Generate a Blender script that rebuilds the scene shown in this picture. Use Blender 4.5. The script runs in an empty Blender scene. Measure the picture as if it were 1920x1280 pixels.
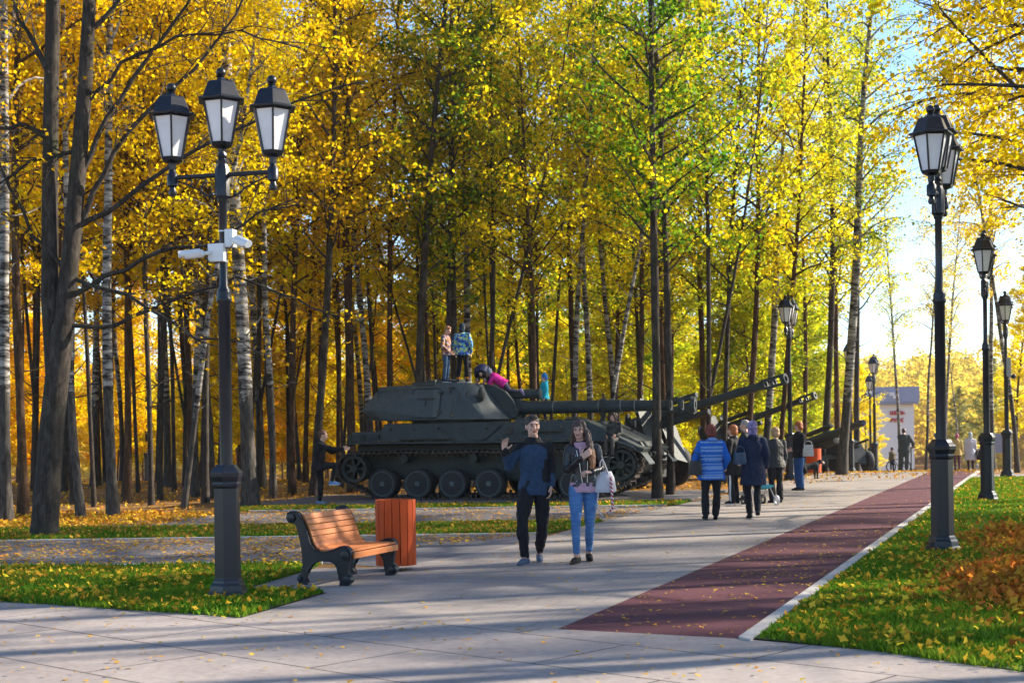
import bpy, bmesh, math, random
import numpy as np
from mathutils import Vector, Matrix, Euler, Quaternion

# ---------------------------------------------------------------- camera, world, sun
scn = bpy.context.scene
F, CX, CY, ROLL, EYE = 2700.0, 960.0, 807.0, 0.014, 1.70
CR, SR = math.cos(ROLL), math.sin(ROLL)
cam_d = bpy.data.cameras.new('camera')
cam = bpy.data.objects.new('camera', cam_d)
scn.collection.objects.link(cam)
cam_d.sensor_width = 36.0
cam_d.lens = 36.0 * F / 1920.0
cam_d.shift_y = (CY - 640.0) / 1920.0
cam_d.clip_start = 0.1
cam_d.clip_end = 3000
cam.location = (0, 0, EYE)
cam.rotation_mode = 'QUATERNION'
cam.rotation_quaternion = Quaternion((0, 1, 0), ROLL) @ Quaternion((1, 0, 0), math.pi / 2)
cam_d.dof.use_dof = True
cam_d.dof.focus_distance = 18.0
cam_d.dof.aperture_fstop = 3.5
scn.camera = cam

SUN_EL = math.radians(28)
SUN_AZ = math.radians(73)          # clockwise from +Y
sun_dir = Vector((math.sin(SUN_AZ) * math.cos(SUN_EL), math.cos(SUN_AZ) * math.cos(SUN_EL), math.sin(SUN_EL)))
world = bpy.data.worlds.new('World')
scn.world = world
world.use_nodes = True
wn = world.node_tree
bg = wn.nodes['Background']
sky = wn.nodes.new('ShaderNodeTexSky')
sky.sky_type = 'NISHITA'
sky.sun_disc = False
sky.sun_elevation = SUN_EL
sky.sun_rotation = SUN_AZ
sky.air_density = 1.0
sky.dust_density = 0.15
sky.ozone_density = 4.0
wn.links.new(sky.outputs[0], bg.inputs['Color'])
bg.inputs['Strength'].default_value = 0.105
sun_d = bpy.data.lights.new('sun', 'SUN')
sun_d.energy = 5.0
sun_d.angle = math.radians(0.8)
sun_d.color = (1.0, 0.89, 0.72)
sun = bpy.data.objects.new('sun', sun_d)
scn.collection.objects.link(sun)
sun.rotation_mode = 'QUATERNION'
sun.rotation_quaternion = sun_dir.to_track_quat('Z', 'Y')
scn.view_settings.view_transform = 'Standard'
scn.view_settings.look = 'None'
scn.view_settings.exposure = 1.42
scn.view_settings.gamma = 1.0
scn.render.engine = 'CYCLES'
cy = scn.cycles
cy.max_bounces = 6
cy.diffuse_bounces = 4
cy.glossy_bounces = 2
cy.transmission_bounces = 4
cy.transparent_max_bounces = 4
cy.use_denoising = True
cy.use_adaptive_sampling = True
cy.adaptive_threshold = 0.02
cy.caustics_reflective = False
cy.caustics_refractive = False
cy.sample_clamp_indirect = 6

# ---------------------------------------------------------------- projection helpers
KN = [(-60, 0.0), (52, 0.0), (86, -1.11), (120, -3.2), (180, -6.0), (250, -5.0), (330, 5.0), (430, 10.0), (1500, 10.0)]
def gz(y):
    for (a, za), (b, zb) in zip(KN, KN[1:]):
        if y <= b:
            return za + (zb - za) * (y - a) / (b - a)
    return KN[-1][1]
def ray(px, py):
    a = (px - CX) / F; b = (CY - py) / F
    return Vector((a * CR + b * SR, 1.0, -a * SR + b * CR))
def G(px, py):                       # where the photo's point lies on the flat ground
    r = ray(px, py); t = -EYE / r.z
    return Vector((r.x * t, t, 0))
def P(px, py, Y):                    # a point of the photo at depth Y
    r = ray(px, py)
    return Vector((r.x * Y, Y, EYE + r.z * Y))
def GX(px, Y):                       # ground point below column px at depth Y
    z = gz(Y) - EYE; a = (px - CX) / F
    b = (z / Y + a * SR) / CR
    return Vector((Y * (a * CR + b * SR), Y, gz(Y)))

# ---------------------------------------------------------------- materials
MATS = {}
class NT:
    def __init__(s, name):
        s.m = bpy.data.materials.new(name); s.m.use_nodes = True
        s.t = s.m.node_tree; s.n = s.t.nodes; s.l = s.t.links
        s.b = s.n.get('Principled BSDF'); s.out = s.n.get('Material Output')
    def node(s, t, **kw):
        n = s.n.new(t)
        for k, v in kw.items():
            if hasattr(n, k) and not k.startswith('i_'): setattr(n, k, v)
        return n
    def link(s, a, b): s.l.new(a, b)
    def ramp(s, fac, stops, interp='LINEAR'):
        r = s.n.new('ShaderNodeValToRGB'); r.color_ramp.interpolation = interp
        e = r.color_ramp.elements
        while len(e) < len(stops): e.new(0.5)
        for i, (p, c) in enumerate(stops):
            e[i].position = p; e[i].color = tuple(c[:3]) + (1,)
        s.link(fac, r.inputs[0]); return r.outputs[0]
    def coord(s, kind='Object', scale=(1, 1, 1), rot=(0, 0, 0)):
        if kind == 'World':
            tc = s.n.new('ShaderNodeNewGeometry'); src = tc.outputs['Position']
        else:
            tc = s.n.new('ShaderNodeTexCoord'); src = tc.outputs[kind]
        mp = s.n.new('ShaderNodeMapping'); mp.inputs['Scale'].default_value = scale; mp.inputs['Rotation'].default_value = rot
        s.link(src, mp.inputs[0]); return mp.outputs[0]
    def noise(s, vec, scale, detail=4, rough=0.6, out='Fac'):
        n = s.n.new('ShaderNodeTexNoise'); n.inputs['Scale'].default_value = scale
        n.inputs['Detail'].default_value = detail; n.inputs['Roughness'].default_value = rough
        s.link(vec, n.inputs['Vector']); return n.outputs[out]
    def mix(s, fac, a, b, mode='MIX'):
        n = s.n.new('ShaderNodeMix'); n.data_type = 'RGBA'; n.blend_type = mode
        if isinstance(fac, (int, float)): n.inputs[0].default_value = fac
        else: s.link(fac, n.inputs[0])
        for v, i in ((a, 6), (b, 7)):
            if isinstance(v, (tuple, list)): n.inputs[i].default_value = tuple(v[:3]) + (1,)
            else: s.link(v, n.inputs[i])
        return n.outputs[2]
    def math(s, op, a, b=0.0):
        n = s.n.new('ShaderNodeMath'); n.operation = op
        for v, i in ((a, 0), (b, 1)):
            if isinstance(v, (int, float)): n.inputs[i].default_value = v
            else: s.link(v, n.inputs[i])
        return n.outputs[0]
    def bump(s, h, strength=0.3, dist=0.02):
        n = s.n.new('ShaderNodeBump'); n.inputs['Strength'].default_value = strength
        n.inputs['Distance'].default_value = dist
        s.link(h, n.inputs['Height']); s.link(n.outputs[0], s.b.inputs['Normal'])
    def base(s, c, rough=0.8, metal=0.0, spec=0.5):
        if isinstance(c, (tuple, list)): s.b.inputs['Base Color'].default_value = tuple(c[:3]) + (1,)
        else: s.link(c, s.b.inputs['Base Color'])
        s.b.inputs['Roughness'].default_value = rough; s.b.inputs['Metallic'].default_value = metal
        s.b.inputs['Specular IOR Level'].default_value = spec

def simple(name, c, rough=0.8, metal=0.0, var=0.25, scale=8.0, bump=0.0, spec=0.5):
    if name in MATS: return MATS[name]
    t = NT(name); v = t.coord('Object')
    n = t.noise(v, scale, 5)
    lo = tuple(x * (1 - var) for x in c); hi = tuple(min(1, x * (1 + var)) for x in c)
    t.base(t.ramp(n, [(0.3, lo), (0.7, hi)]), rough, metal, spec)
    if bump: t.bump(n, bump, 0.01)
    MATS[name] = t.m; return t.m

def mat_paving():
    t = NT('paving_slabs'); v = t.coord('World', rot=(0, 0, math.radians(42)))
    br = t.n.new('ShaderNodeTexBrick'); br.inputs['Scale'].default_value = 1.0
    br.inputs['Brick Width'].default_value = 2.3; br.inputs['Row Height'].default_value = 1.12
    br.inputs['Mortar Size'].default_value = 0.012; br.inputs['Mortar Smooth'].default_value = 0.3
    br.inputs['Color1'].default_value = (.9, .9, .9, 1); br.inputs['Color2'].default_value = (1, 1, 1, 1); br.inputs['Mortar'].default_value = (.12, .11, .11, 1)
    br.inputs['Bias'].default_value = 0.0
    t.link(v, br.inputs['Vector'])
    w = t.coord('World')
    n1 = t.noise(w, 0.9, 6, .65); n2 = t.noise(w, 14, 5, .7)
    c1 = t.ramp(n1, [(.3, (.23, .19, .18)), (.5, (.30, .25, .23)), (.72, (.37, .315, .29))])
    c2 = t.mix(.35, c1, t.ramp(n2, [(.3, (.18, .165, .16)), (.7, (.50, .46, .43))]))
    t.base(t.mix(t.ramp(t.noise(w, .35, 7, .75), [(.44, (0, 0, 0)), (.60, (.30, .30, .30))]), t.mix(1.0, c2, br.outputs['Color'], 'MULTIPLY'), (.20, .17, .165)), .72, 0, .35)
    t.bump(n2, .15, .004)
    return t.m
def mat_walk():
    t = NT('walk_concrete'); w = t.coord('World', rot=(0, 0, math.radians(20.3)))
    br = t.n.new('ShaderNodeTexBrick'); br.inputs['Scale'].default_value = 1.0
    br.inputs['Brick Width'].default_value = .6; br.inputs['Row Height'].default_value = .3
    br.inputs['Mortar Size'].default_value = 0.006
    br.inputs['Color1'].default_value = (.86, .86, .86, 1); br.inputs['Color2'].default_value = (1, 1, 1, 1); br.inputs['Mortar'].default_value = (.38, .36, .34, 1)
    t.link(w, br.inputs['Vector'])
    n1 = t.noise(w, 0.7, 6, .65); n2 = t.noise(w, 20, 5, .7)
    c1 = t.ramp(n1, [(.3, (.235, .20, .18)), (.5, (.305, .26, .23)), (.72, (.37, .315, .28))])
    c2 = t.mix(.3, c1, t.ramp(n2, [(.3, (.18, .165, .16)), (.7, (.48, .44, .41))]))
    t.base(t.mix(t.ramp(t.noise(w, .45, 7, .75), [(.44, (0, 0, 0)), (.60, (.30, .30, .30))]), t.mix(.8, c2, br.outputs['Color'], 'MULTIPLY'), (.19, .165, .155)), .78, 0, .3)
    t.bump(n2, .15, .004)
    return t.m
def mat_rough(name, lo, mid, hi, s1, s2, rough=.85, bump=.3):
    t = NT(name); w = t.coord('World')
    n1 = t.noise(w, s1, 6, .65); n2 = t.noise(w, s2, 4, .8)
    c = t.mix(.5, t.ramp(n1, [(.3, lo), (.5, mid), (.7, hi)]), t.ramp(n2, [(.35, lo), (.65, hi)]))
    t.base(c, rough, 0, .3); t.bump(n2, bump, .006)
    return t.m
def mat_leaf(name, trans=.62, hue=.03, val=.45):
    t = NT(name)
    oi = t.n.new('ShaderNodeObjectInfo'); ge = t.n.new('ShaderNodeNewGeometry')
    isl = ge.outputs['Random Per Island']
    n = t.noise(ge.outputs['Position'], .75, 3, .6)
    gf = t.math('ADD', t.math('MULTIPLY', n, 1.3), t.math('MULTIPLY', isl, .35))
    gf = t.math('SUBTRACT', gf, 1.35)
    gf = t.math('ADD', gf, oi.outputs['Alpha'])
    gf = t.math('MULTIPLY', gf, 5.0); gfn = t.n.new('ShaderNodeClamp'); t.link(gf, gfn.inputs[0])
    n3 = t.noise(ge.outputs['Position'], 1.7, 2, .5)
    green = t.ramp(isl, [(0, (.03, .11, .008)), (.5, (.09, .22, .012)), (1, (.26, .36, .015))])
    hs = t.n.new('ShaderNodeHueSaturation')
    t.link(oi.outputs['Color'], hs.inputs['Color'])
    t.link(t.math('ADD', t.math('MULTIPLY', t.math('ADD', isl, n3), hue), .5 - hue), hs.inputs['Hue'])
    wn_ = t.n.new('ShaderNodeTexWhiteNoise'); wn_.noise_dimensions = '1D'; t.link(isl, wn_.inputs['W'])
    t.link(t.math('ADD', t.math('MULTIPLY', wn_.outputs['Value'], val), 1 - val * .6), hs.inputs['Value'])
    c = t.mix(gfn.outputs[0], hs.outputs[0], green)
    d = t.n.new('ShaderNodeBsdfDiffuse'); tr = t.n.new('ShaderNodeBsdfTranslucent'); mx = t.n.new('ShaderNodeMixShader')
    t.link(c, d.inputs[0]); t.link(c, tr.inputs[0]); mx.inputs[0].default_value = trans
    t.link(d.outputs[0], mx.inputs[1]); t.link(tr.outputs[0], mx.inputs[2])
    t.link(mx.outputs[0], t.out.inputs[0]); t.n.remove(t.b)
    return t.m
def mat_bark(name, lo, hi, moss=True):
    t = NT(name); v = t.coord('Object', scale=(1, 1, .16))
    n = t.noise(v, 26, 6, .75); n2 = t.noise(t.coord('Object'), 1.3, 3); n4 = t.noise(t.coord('Object', scale=(1, 1, .45)), 7, 5, .7)
    c = t.ramp(n, [(.3, lo), (.7, hi)])
    c = t.mix(t.ramp(n4, [(.50, (0, 0, 0)), (.66, (.55, .55, .55))]), c, tuple(min(1, x * 1.7) for x in hi))
    c = t.mix(t.ramp(n4, [(.30, (.6, .6, .6)), (.44, (0, 0, 0))]), c, tuple(x * .5 for x in lo))
    if moss:
        c = t.mix(t.ramp(n2, [(.52, (0, 0, 0)), (.68, (.45, .45, .45))]), c, (.05, .055, .03))
    t.base(c, .95, 0, .15); t.bump(n, .8, .02)
    return t.m
def mat_birch():
    t = NT('bark_birch'); v = t.coord('Object', scale=(1.5, 1.5, 6.5))
    n = t.noise(v, 1.6, 5, .7); n2 = t.noise(t.coord('Object'), 3, 4)
    c = t.ramp(n, [(.42, (.025, .022, .02)), (.49, (.16, .145, .13)), (.58, (.36, .335, .30)), (.8, (.50, .47, .43))])
    sp = t.n.new('ShaderNodeSeparateXYZ'); t.link(t.coord('Object'), sp.inputs[0])
    low = t.math('LESS_THAN', t.math('ADD', sp.outputs[2], t.math('MULTIPLY', n2, 3.0)), 4.2)
    dark = t.ramp(t.noise(t.coord('Object', scale=(1, 1, .2)), 20, 5, .7), [(.35, (.02, .018, .015)), (.7, (.12, .105, .09))])
    t.base(t.mix(low, c, dark), .85, 0, .2); t.bump(n, .5, .01)
    return t.m
MATS['paving'] = mat_paving(); MATS['walk'] = mat_walk()
MATS['red'] = mat_rough('red_rubber', (.060, .015, .024), (.090, .023, .034), (.130, .036, .046), 1.2, 60)
MATS['asphalt'] = mat_rough('asphalt', (.10, .092, .098), (.145, .135, .14), (.205, .19, .19), .8, 45, .9, .5)
MATS['soil'] = mat_rough('leaf_litter', (.06, .035, .015), (.20, .10, .025), (.42, .21, .04), .8, 9, .95, .8)
MATS['turf'] = mat_rough('turf', (.03, .055, .012), (.05, .10, .018), (.09, .14, .025), 1.2, 22, .95, .8)
MATS['kerb'] = simple('kerb_stone', (.45, .42, .38), .85, var=.2, scale=6, bump=.1)
MATS['bark'] = mat_bark('bark_grey', (.016, .013, .011), (.075, .062, .052))
MATS['bark2'] = mat_bark('bark_brown', (.024, .014, .009), (.11, .065, .038), False)
MATS['birch'] = mat_birch()
MATS['leaf'] = mat_leaf('autumn_leaf')
MATS['fallen'] = mat_leaf('fallen_leaf', .15, .05, .7)

# ---------------------------------------------------------------- mesh helpers
COL = scn.collection
def link(o, parent=None):
    COL.objects.link(o)
    if parent is not None: o.parent = parent
    return o
def tag(o, label=None, cat=None, group=None, kind=None):
    if label: o['label'] = label
    if cat: o['category'] = cat
    if group: o['group'] = group
    if kind: o['kind'] = kind
    return o
def empty(name, loc=(0, 0, 0), rz=0.0, parent=None):
    o = bpy.data.objects.new(name, None); o.location = loc; o.rotation_euler = (0, 0, rz)
    o.empty_display_size = .1
    return link(o, parent)
class MB:
    def __init__(s): s.v = []; s.f = []; s.mi = []; s.cur = 0; s.xf = None
    def add(s, vs, fs):
        o = len(s.v)
        if s.xf is not None: vs = [s.xf @ Vector(q) for q in vs]
        s.v += [tuple(q) for q in vs]
        for q in fs: s.f.append(tuple(i + o for i in q)); s.mi.append(s.cur)
    def box(s, c, d, rz=0.0, ry=0.0):
        R = Matrix.Rotation(rz, 3, 'Z') @ Matrix.Rotation(ry, 3, 'Y')
        vs = [Vector(c) + R @ Vector((x * d[0] / 2, y * d[1] / 2, z * d[2] / 2)) for z in (-1, 1) for y in (-1, 1) for x in (-1, 1)]
        s.add(vs, [(0, 2, 3, 1), (4, 5, 7, 6), (0, 1, 5, 4), (2, 6, 7, 3), (0, 4, 6, 2), (1, 3, 7, 5)])
    def tube(s, pts, rad, n=8, cap=True, sq=None, ref=None):
        pts = [Vector(p) for p in pts]
        if isinstance(rad, (int, float)): rad = [rad] * len(pts)
        vs = []; prev = None
        for i, p in enumerate(pts):
            a = pts[max(i - 1, 0)]; b = pts[min(i + 1, len(pts) - 1)]
            t = (b - a)
            if t.length < 1e-9: t = Vector((0, 0, 1))
            t.normalize()
            if prev is None:
                u = Vector(ref) if ref else (Vector((1, 0, 0)) if abs(t.x) < .9 else Vector((0, 1, 0)))
            else: u = prev
            u = (u - t * u.dot(t)).normalized(); w = t.cross(u); prev = u
            r = rad[i]
            rx, ry = (r if isinstance(r, (tuple, list)) else (r, r))
            for k in range(n):
                an = 2 * math.pi * k / n
                vs.append(p + u * (rx * math.cos(an)) + w * (ry * math.sin(an)))
        fs = []
        for i in range(len(pts) - 1):
            for k in range(n):
                a = i * n + k; b = i * n + (k + 1) % n
                fs.append((a, b, b + n, a + n))
        if cap:
            fs.append(tuple(range(n - 1, -1, -1))); m = (len(pts) - 1) * n
            fs.append(tuple(m + k for k in range(n)))
        s.add(vs, fs)
    def lathe(s, c, prof, n=24, axis='Z', ph=0.0):
        c = Vector(c); pts = []; rad = []
        vs = []
        for (r, h) in prof:
            for k in range(n):
                an = 2 * math.pi * k / n + ph
                q = (r * math.cos(an), r * math.sin(an), h)
                if axis == 'Y': q = (q[0], q[2], q[1])
                if axis == 'X': q = (q[2], q[0], q[1])
                vs.append(c + Vector(q))
        fs = []
        for i in range(len(prof) - 1):
            for k in range(n):
                a = i * n + k; b = i * n + (k + 1) % n
                q = (a, b, b + n, a + n)
                fs.append(q if axis != 'Y' else q[::-1])
        m = (len(prof) - 1) * n
        c1 = tuple(range(n - 1, -1, -1)); c2 = tuple(m + k for k in range(n))
        if axis == 'Y': c1 = c1[::-1]; c2 = c2[::-1]
        if tuple(prof[0]) != tuple(prof[-1]):
            if prof[0][0] > 1e-5: fs.append(c1)
            if prof[-1][0] > 1e-5: fs.append(c2)
        s.add(vs, fs)
    def ball(s, c, r, n=12, sc=(1, 1, 1), rot=None):
        vs = []; m = max(6, n // 2 + 2)
        for i in range(m + 1):
            th = math.pi * i / m
            for k in range(n):
                ph = 2 * math.pi * k / n
                q = Vector((r * sc[0] * math.sin(th) * math.cos(ph), r * sc[1] * math.sin(th) * math.sin(ph), -r * sc[2] * math.cos(th)))
                if rot is not None: q = rot @ q
                vs.append(Vector(c) + q)
        fs = []
        for i in range(m):
            for k in range(n):
                a = i * n + k; b = i * n + (k + 1) % n
                fs.append((a, b, b + n, a + n))
        s.add(vs, fs)
    def prism(s, poly, d0, d1, fn):      # poly 2D outline, extruded d0..d1; fn(u, w, d) -> point
        n = len(poly)
        vs = [fn(u, w, d0) for u, w in poly] + [fn(u, w, d1) for u, w in poly]
        fs = [tuple(range(n)), tuple(range(2 * n - 1, n - 1, -1))]
        for k in range(n): fs.append((k, k + n, (k + 1) % n + n, (k + 1) % n))
        s.add(vs, fs)
    def mesh(s, name, mats, smooth=None, bevel=0, merge=True, recalc=True):
        me = bpy.data.meshes.new(name); me.from_pydata(s.v, [], s.f)
        if not isinstance(mats, (list, tuple)): mats = [mats]
        for m in mats: me.materials.append(m)
        me.polygons.foreach_set('material_index', s.mi)
        bm = bmesh.new(); bm.from_mesh(me)
        if merge: bmesh.ops.remove_doubles(bm, verts=bm.verts, dist=1e-5)
        if recalc: bmesh.ops.recalc_face_normals(bm, faces=bm.faces)
        if bevel:
            es = [e for e in bm.edges if len(e.link_faces) == 2 and e.calc_face_angle(0) > math.radians(35)]
            bmesh.ops.bevel(bm, geom=es, offset=bevel, segments=2, affect='EDGES', profile=.6, clamp_overlap=True)
        bm.to_mesh(me); bm.free()
        if smooth is not None:
            me.polygons.foreach_set('use_smooth', [True] * len(me.polygons))
            try: me.set_sharp_from_angle(angle=math.radians(smooth))
            except Exception: pass
        me.update(); return me
    def build(s, name, mats, parent=None, smooth=None, bevel=0, **kw):
        return link(bpy.data.objects.new(name, s.mesh(name, mats, smooth, bevel, **kw)), parent)
def np_mesh(name, V, Fa, mat):
    V = np.asarray(V, np.float32); Fa = np.asarray(Fa, np.int32); k = Fa.shape[1]
    me = bpy.data.meshes.new(name)
    me.vertices.add(len(V)); me.vertices.foreach_set('co', V.ravel())
    me.loops.add(Fa.size); me.loops.foreach_set('vertex_index', Fa.ravel())
    me.polygons.add(len(Fa)); me.polygons.foreach_set('loop_start', np.arange(0, Fa.size, k, dtype=np.int32))
    me.update(calc_edges=True); me.materials.append(mat)
    return me
def copy_tree(o, parent=None):
    c = o.copy(); COL.objects.link(c)
    if parent is not None: c.parent = parent
    for ch in list(o.children): copy_tree(ch, c)
    return c
def in_poly(x, y, poly):
    ins = np.zeros(len(x), bool); n = len(poly)
    for i in range(n):
        x1, y1 = poly[i][0], poly[i][1]; x2, y2 = poly[(i + 1) % n][0], poly[(i + 1) % n][1]
        c = ((y1 > y) != (y2 > y)) & (x < (x2 - x1) * (y - y1) / ((y2 - y1) if abs(y2 - y1) > 1e-9 else 1e-9) + x1)
        ins ^= c
    return ins
# ---------------------------------------------------------------- the setting: ground, paths, lawns
def sheet(name, pts, dz, mat, thick=0.0):
    bm = bmesh.new()
    f = bm.faces.new([bm.verts.new((p[0], p[1], 0)) for p in pts])
    for ky, _ in KN[1:-1]:
        g = list(bm.verts) + list(bm.edges) + list(bm.faces)
        bmesh.ops.bisect_plane(bm, geom=g, plane_co=(0, ky, 0), plane_no=(0, 1, 0))
    if thick:
        r = bmesh.ops.extrude_face_region(bm, geom=list(bm.faces))
        top = {v for v in r['geom'] if isinstance(v, bmesh.types.BMVert)}
        for v in bm.verts: v.co.z = gz(v.co.y) + (dz if v in top else dz - thick)
    else:
        for v in bm.verts: v.co.z = gz(v.co.y) + dz
    bmesh.ops.recalc_face_normals(bm, faces=bm.faces)
    if not thick:
        for f in bm.faces:
            if f.normal.z < 0: f.normal_flip()
    me = bpy.data.meshes.new(name); bm.to_mesh(me); bm.free(); me.materials.append(mat)
    o = link(bpy.data.objects.new(name, me)); o['kind'] = 'structure'; return o
DV = Vector((0.370, 1.0, 0))                       # the walk runs this way
PN = Vector((1, -0.370, 0)).normalized()           # to its right
def along(p, Y): return p + DV * (Y - p.y)
WL = G(1100, 985)      # on the walk's left edge
RL = G(1045, 1181); RR = G(1385, 1199)
sheet('ground', [(-900, -60), (900, -60), (900, 1500), (-900, 1500)], 0, MATS['soil'])
YF = 118
plaza = [G(-400, 1098), G(0, 1128), G(330, 1150), G(450, 1160), G(610, 1165), RL, RR, G(1640, 1222), G(1920, 1262), G(2300, 1330), Vector((14, -8, 0)), Vector((-14, -8, 0))]
sheet('pavement_foreground', plaza, .012, MATS['paving'])
walk_left = [G(450, 1160), G(615, 1112), G(452, 1107), G(592, 1066), G(738, 1064), G(900, 1036), G(985, 1018), WL, along(WL, 50.0), along(WL, YF)]
walk = walk_left + [along(RL, YF), RL, G(610, 1165)]
sheet('walk', walk, .010, MATS['walk'])
sheet('red_lane', [RL, RR, along(RR, YF), along(RL, YF)], .011, MATS['red'])
KR = RR + PN * .12
kerb = sheet('kerb', [RR, KR - DV * .12, along(KR, YF), along(RR, YF)], .03, MATS['kerb'], .05)
# lawns
lawn_r = [KR, along(KR, 45.2), Vector((45, 45.2, 0)), Vector((45, 3, 0)), G(2300, 1330), G(1920, 1262), G(1640, 1222)]
sheet('lawn_right', lawn_r, .02, MATS['turf'])
crossR = [along(KR, 45.2), along(KR, 48.2), Vector((60, 48.2, 0)), Vector((60, 45.2, 0))]
sheet('side_path_right', crossR, .008, MATS['walk'])
def row(y, xe=None):
    return y
LX = -40
def wl(Y): return along(WL, Y).x
# rows left of the walk: lawn / asphalt / lawn / asphalt / lawn / litter
lawn_a = [Vector((LX, 14.4, 0)), G(0, 1128), G(330, 1150), G(450, 1160), G(612, 1112), G(452, 1107), G(592, 1066), Vector((G(592, 1066).x, 18.7, 0)), Vector((LX, 18.7, 0))]
sheet('lawn_left', lawn_a, .02, MATS['turf'])
sheet('asphalt_path', [Vector((LX, 18.8, 0)), Vector((G(592, 1066).x, 18.8, 0)), G(738, 1064), G(900, 1036), G(985, 1018), Vector((wl(23.6), 23.6, 0)), Vector((LX, 23.6, 0))], .006, MATS['asphalt'])
sheet('lawn_strip', [Vector((LX, 23.6, 0)), Vector((wl(23.6), 23.6, 0)), Vector((wl(26.6), 26.6, 0)), Vector((LX, 26.6, 0))], .016, MATS['turf'])
sheet('asphalt_pad_path', [G(118, 990) , Vector((wl(26.7), 26.7, 0)), Vector((wl(31.6), 31.6, 0)), Vector((-3.2, 31.6, 0)), Vector((-6.2, 30.8, 0))], .006, MATS['asphalt'])
sheet('lawn_strip_far', [Vector((-6.6, 31.6, 0)), Vector((wl(31.6), 31.6, 0)), Vector((wl(33.2), 33.2, 0)), Vector((-6.2, 33.6, 0))], .016, MATS['turf'])
sheet('gravel_pad', [Vector((-6.4, 33.9, 0)), Vector((wl(33.9) - .3, 33.6, 0)), Vector((wl(38.5) - .3, 38.5, 0)), Vector((-5.0, 38.5, 0))], .05, MATS['asphalt'], .1)
for nm, y0, x0, x1, z in (('kerb_edge', 18.72, LX, G(592, 1066).x, .04), ('kerb_edge', 26.62, -8, wl(26.6) - .2, .035), ('kerb_edge', 31.6, -5.8, wl(31.6) - .2, .035), ('kerb_edge', 23.58, LX, wl(23.6) - .2, .03)):
    b = MB(); b.box(((x0 + x1) / 2, y0, 0), (x1 - x0, .1, z * 2)); o = b.build(nm, MATS['kerb'], bevel=.01); o['kind'] = 'structure'

# leaves and grass scattered as real little blades
rng = np.random.default_rng(7)
def leaf_quads(C, size, nrm_up=.8, shape=5, curl=.25, r=rng):
    """small cupped leaf polygons: star-ish hexagons lying at random tilts"""
    n = len(C)
    size = np.broadcast_to(np.asarray(size, float), (n,))
    N = r.normal(size=(n, 3)) * (1 - nrm_up); N[:, 2] += nrm_up
    N /= np.linalg.norm(N, axis=1)[:, None]
    A = r.normal(size=(n, 3)); U = np.cross(N, A); U /= np.linalg.norm(U, axis=1)[:, None]; W = np.cross(N, U)
    k = shape; rad = np.array([1.0, .55, .95, .5, .9, .5, .95, .55])[:k] if k == 8 else np.ones(k)
    V = np.empty((n, k, 3))
    for i in range(k):
        a = 2 * math.pi * i / k
        rr = size * .5 * rad[i] * r.uniform(.8, 1.15, n)
        V[:, i] = C + U * (rr * math.cos(a))[:, None] + W * (rr * .85 * math.sin(a))[:, None] + N * (curl * size * (abs(math.cos(a)) - .5) * r.uniform(-1, 1, n))[:, None]
    return V.reshape(-1, 3), np.arange(n * k).reshape(n, k)
def scatter(poly, n, r=rng, clump=0.0):
    xs = [p[0] for p in poly]; ys = [p[1] for p in poly]; out = []
    tot = 0
    while tot < n:
        x = r.uniform(min(xs), max(xs), n); y = r.uniform(min(ys), max(ys), n)
        m = in_poly(x, y, poly) & (np.abs(x) < .40 * np.abs(y) + 1.0)
        if clump:
            c = np.sin(x * 1.9 + 1.3 * np.sin(y * 1.1)) * np.sin(y * 1.4 + 1.7 * np.sin(x * .7)) + .5 * np.sin(x * 5.1 + y * 3.7)
            m &= r.uniform(-1.2, 1.2, n) < c + clump
        out.append(np.stack([x[m], y[m]], 1)); tot += m.sum()
        if not m.any(): break
    return np.concatenate(out)[:n]
GZ = np.vectorize(gz)
def leaves_on(name, polys, size, z, color, label=None, up=.82, clump=0.0, hgt=.03, shape=8):
    Cs = []
    for poly, n in polys:
        q = scatter(poly, n, clump=clump); Cs.append(np.column_stack([q, GZ(q[:, 1]) + z + rng.uniform(0, hgt, len(q))]))
    C = np.concatenate(Cs)
    V, Fa = leaf_quads(C, rng.uniform(.6, 1.3, len(C)) * size, up, shape)
    o = link(bpy.data.objects.new(name, np_mesh(name, V, Fa, MATS['fallen']))); o.color = color; o['kind'] = 'stuff'
    return o
view_plaza = [Vector((-6, 9, 0)), G(0, 1128), G(330, 1150), G(450, 1160), RL, RR, G(1640, 1222), G(1920, 1262), Vector((6, 9, 0))]
walkp = [p for p in walk_left[:-1]] + [along(WL, 60), along(RR, 60), RR, RL, G(610, 1165)]
leaves_on('fallen_leaves_on_pavement', [(view_plaza, 330)], .058, .016, (.62, .36, .05, -.6), up=.9)
leaves_on('fallen_leaves_on_walk', [(walkp, 1300), ([RL, RR, along(RR, 24), along(RL, 24)], 380)], .06, .014, (.60, .34, .05, -.5), up=.9, clump=.35)
leaves_on('fallen_leaves_on_asphalt', [([Vector((-8.5, 18.8, 0)), Vector((wl(18.8) - 2, 18.8, 0)), Vector((wl(23.6), 23.6, 0)), Vector((-9, 23.6, 0))], 3600), ([Vector((-9, 26.7, 0)), Vector((wl(26.7), 26.7, 0)), Vector((wl(31.6), 31.6, 0)), Vector((-9, 31.6, 0))], 3000),
                                       ([Vector((-6, 33.6, 0)), Vector((5, 33.6, 0)), Vector((7, 45, 0)), Vector((-6, 40, 0))] , 3400)], .075, .012, (.62, .33, .045, -.4), up=.85, clump=.4)
lawn_r_v = [KR + Vector((.05, 0, 0)), along(KR, 45) + Vector((.05, 0, 0)), Vector((19, 45, 0)), Vector((5, 9, 0)), G(1930, 1266), G(1640, 1224)]
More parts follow.
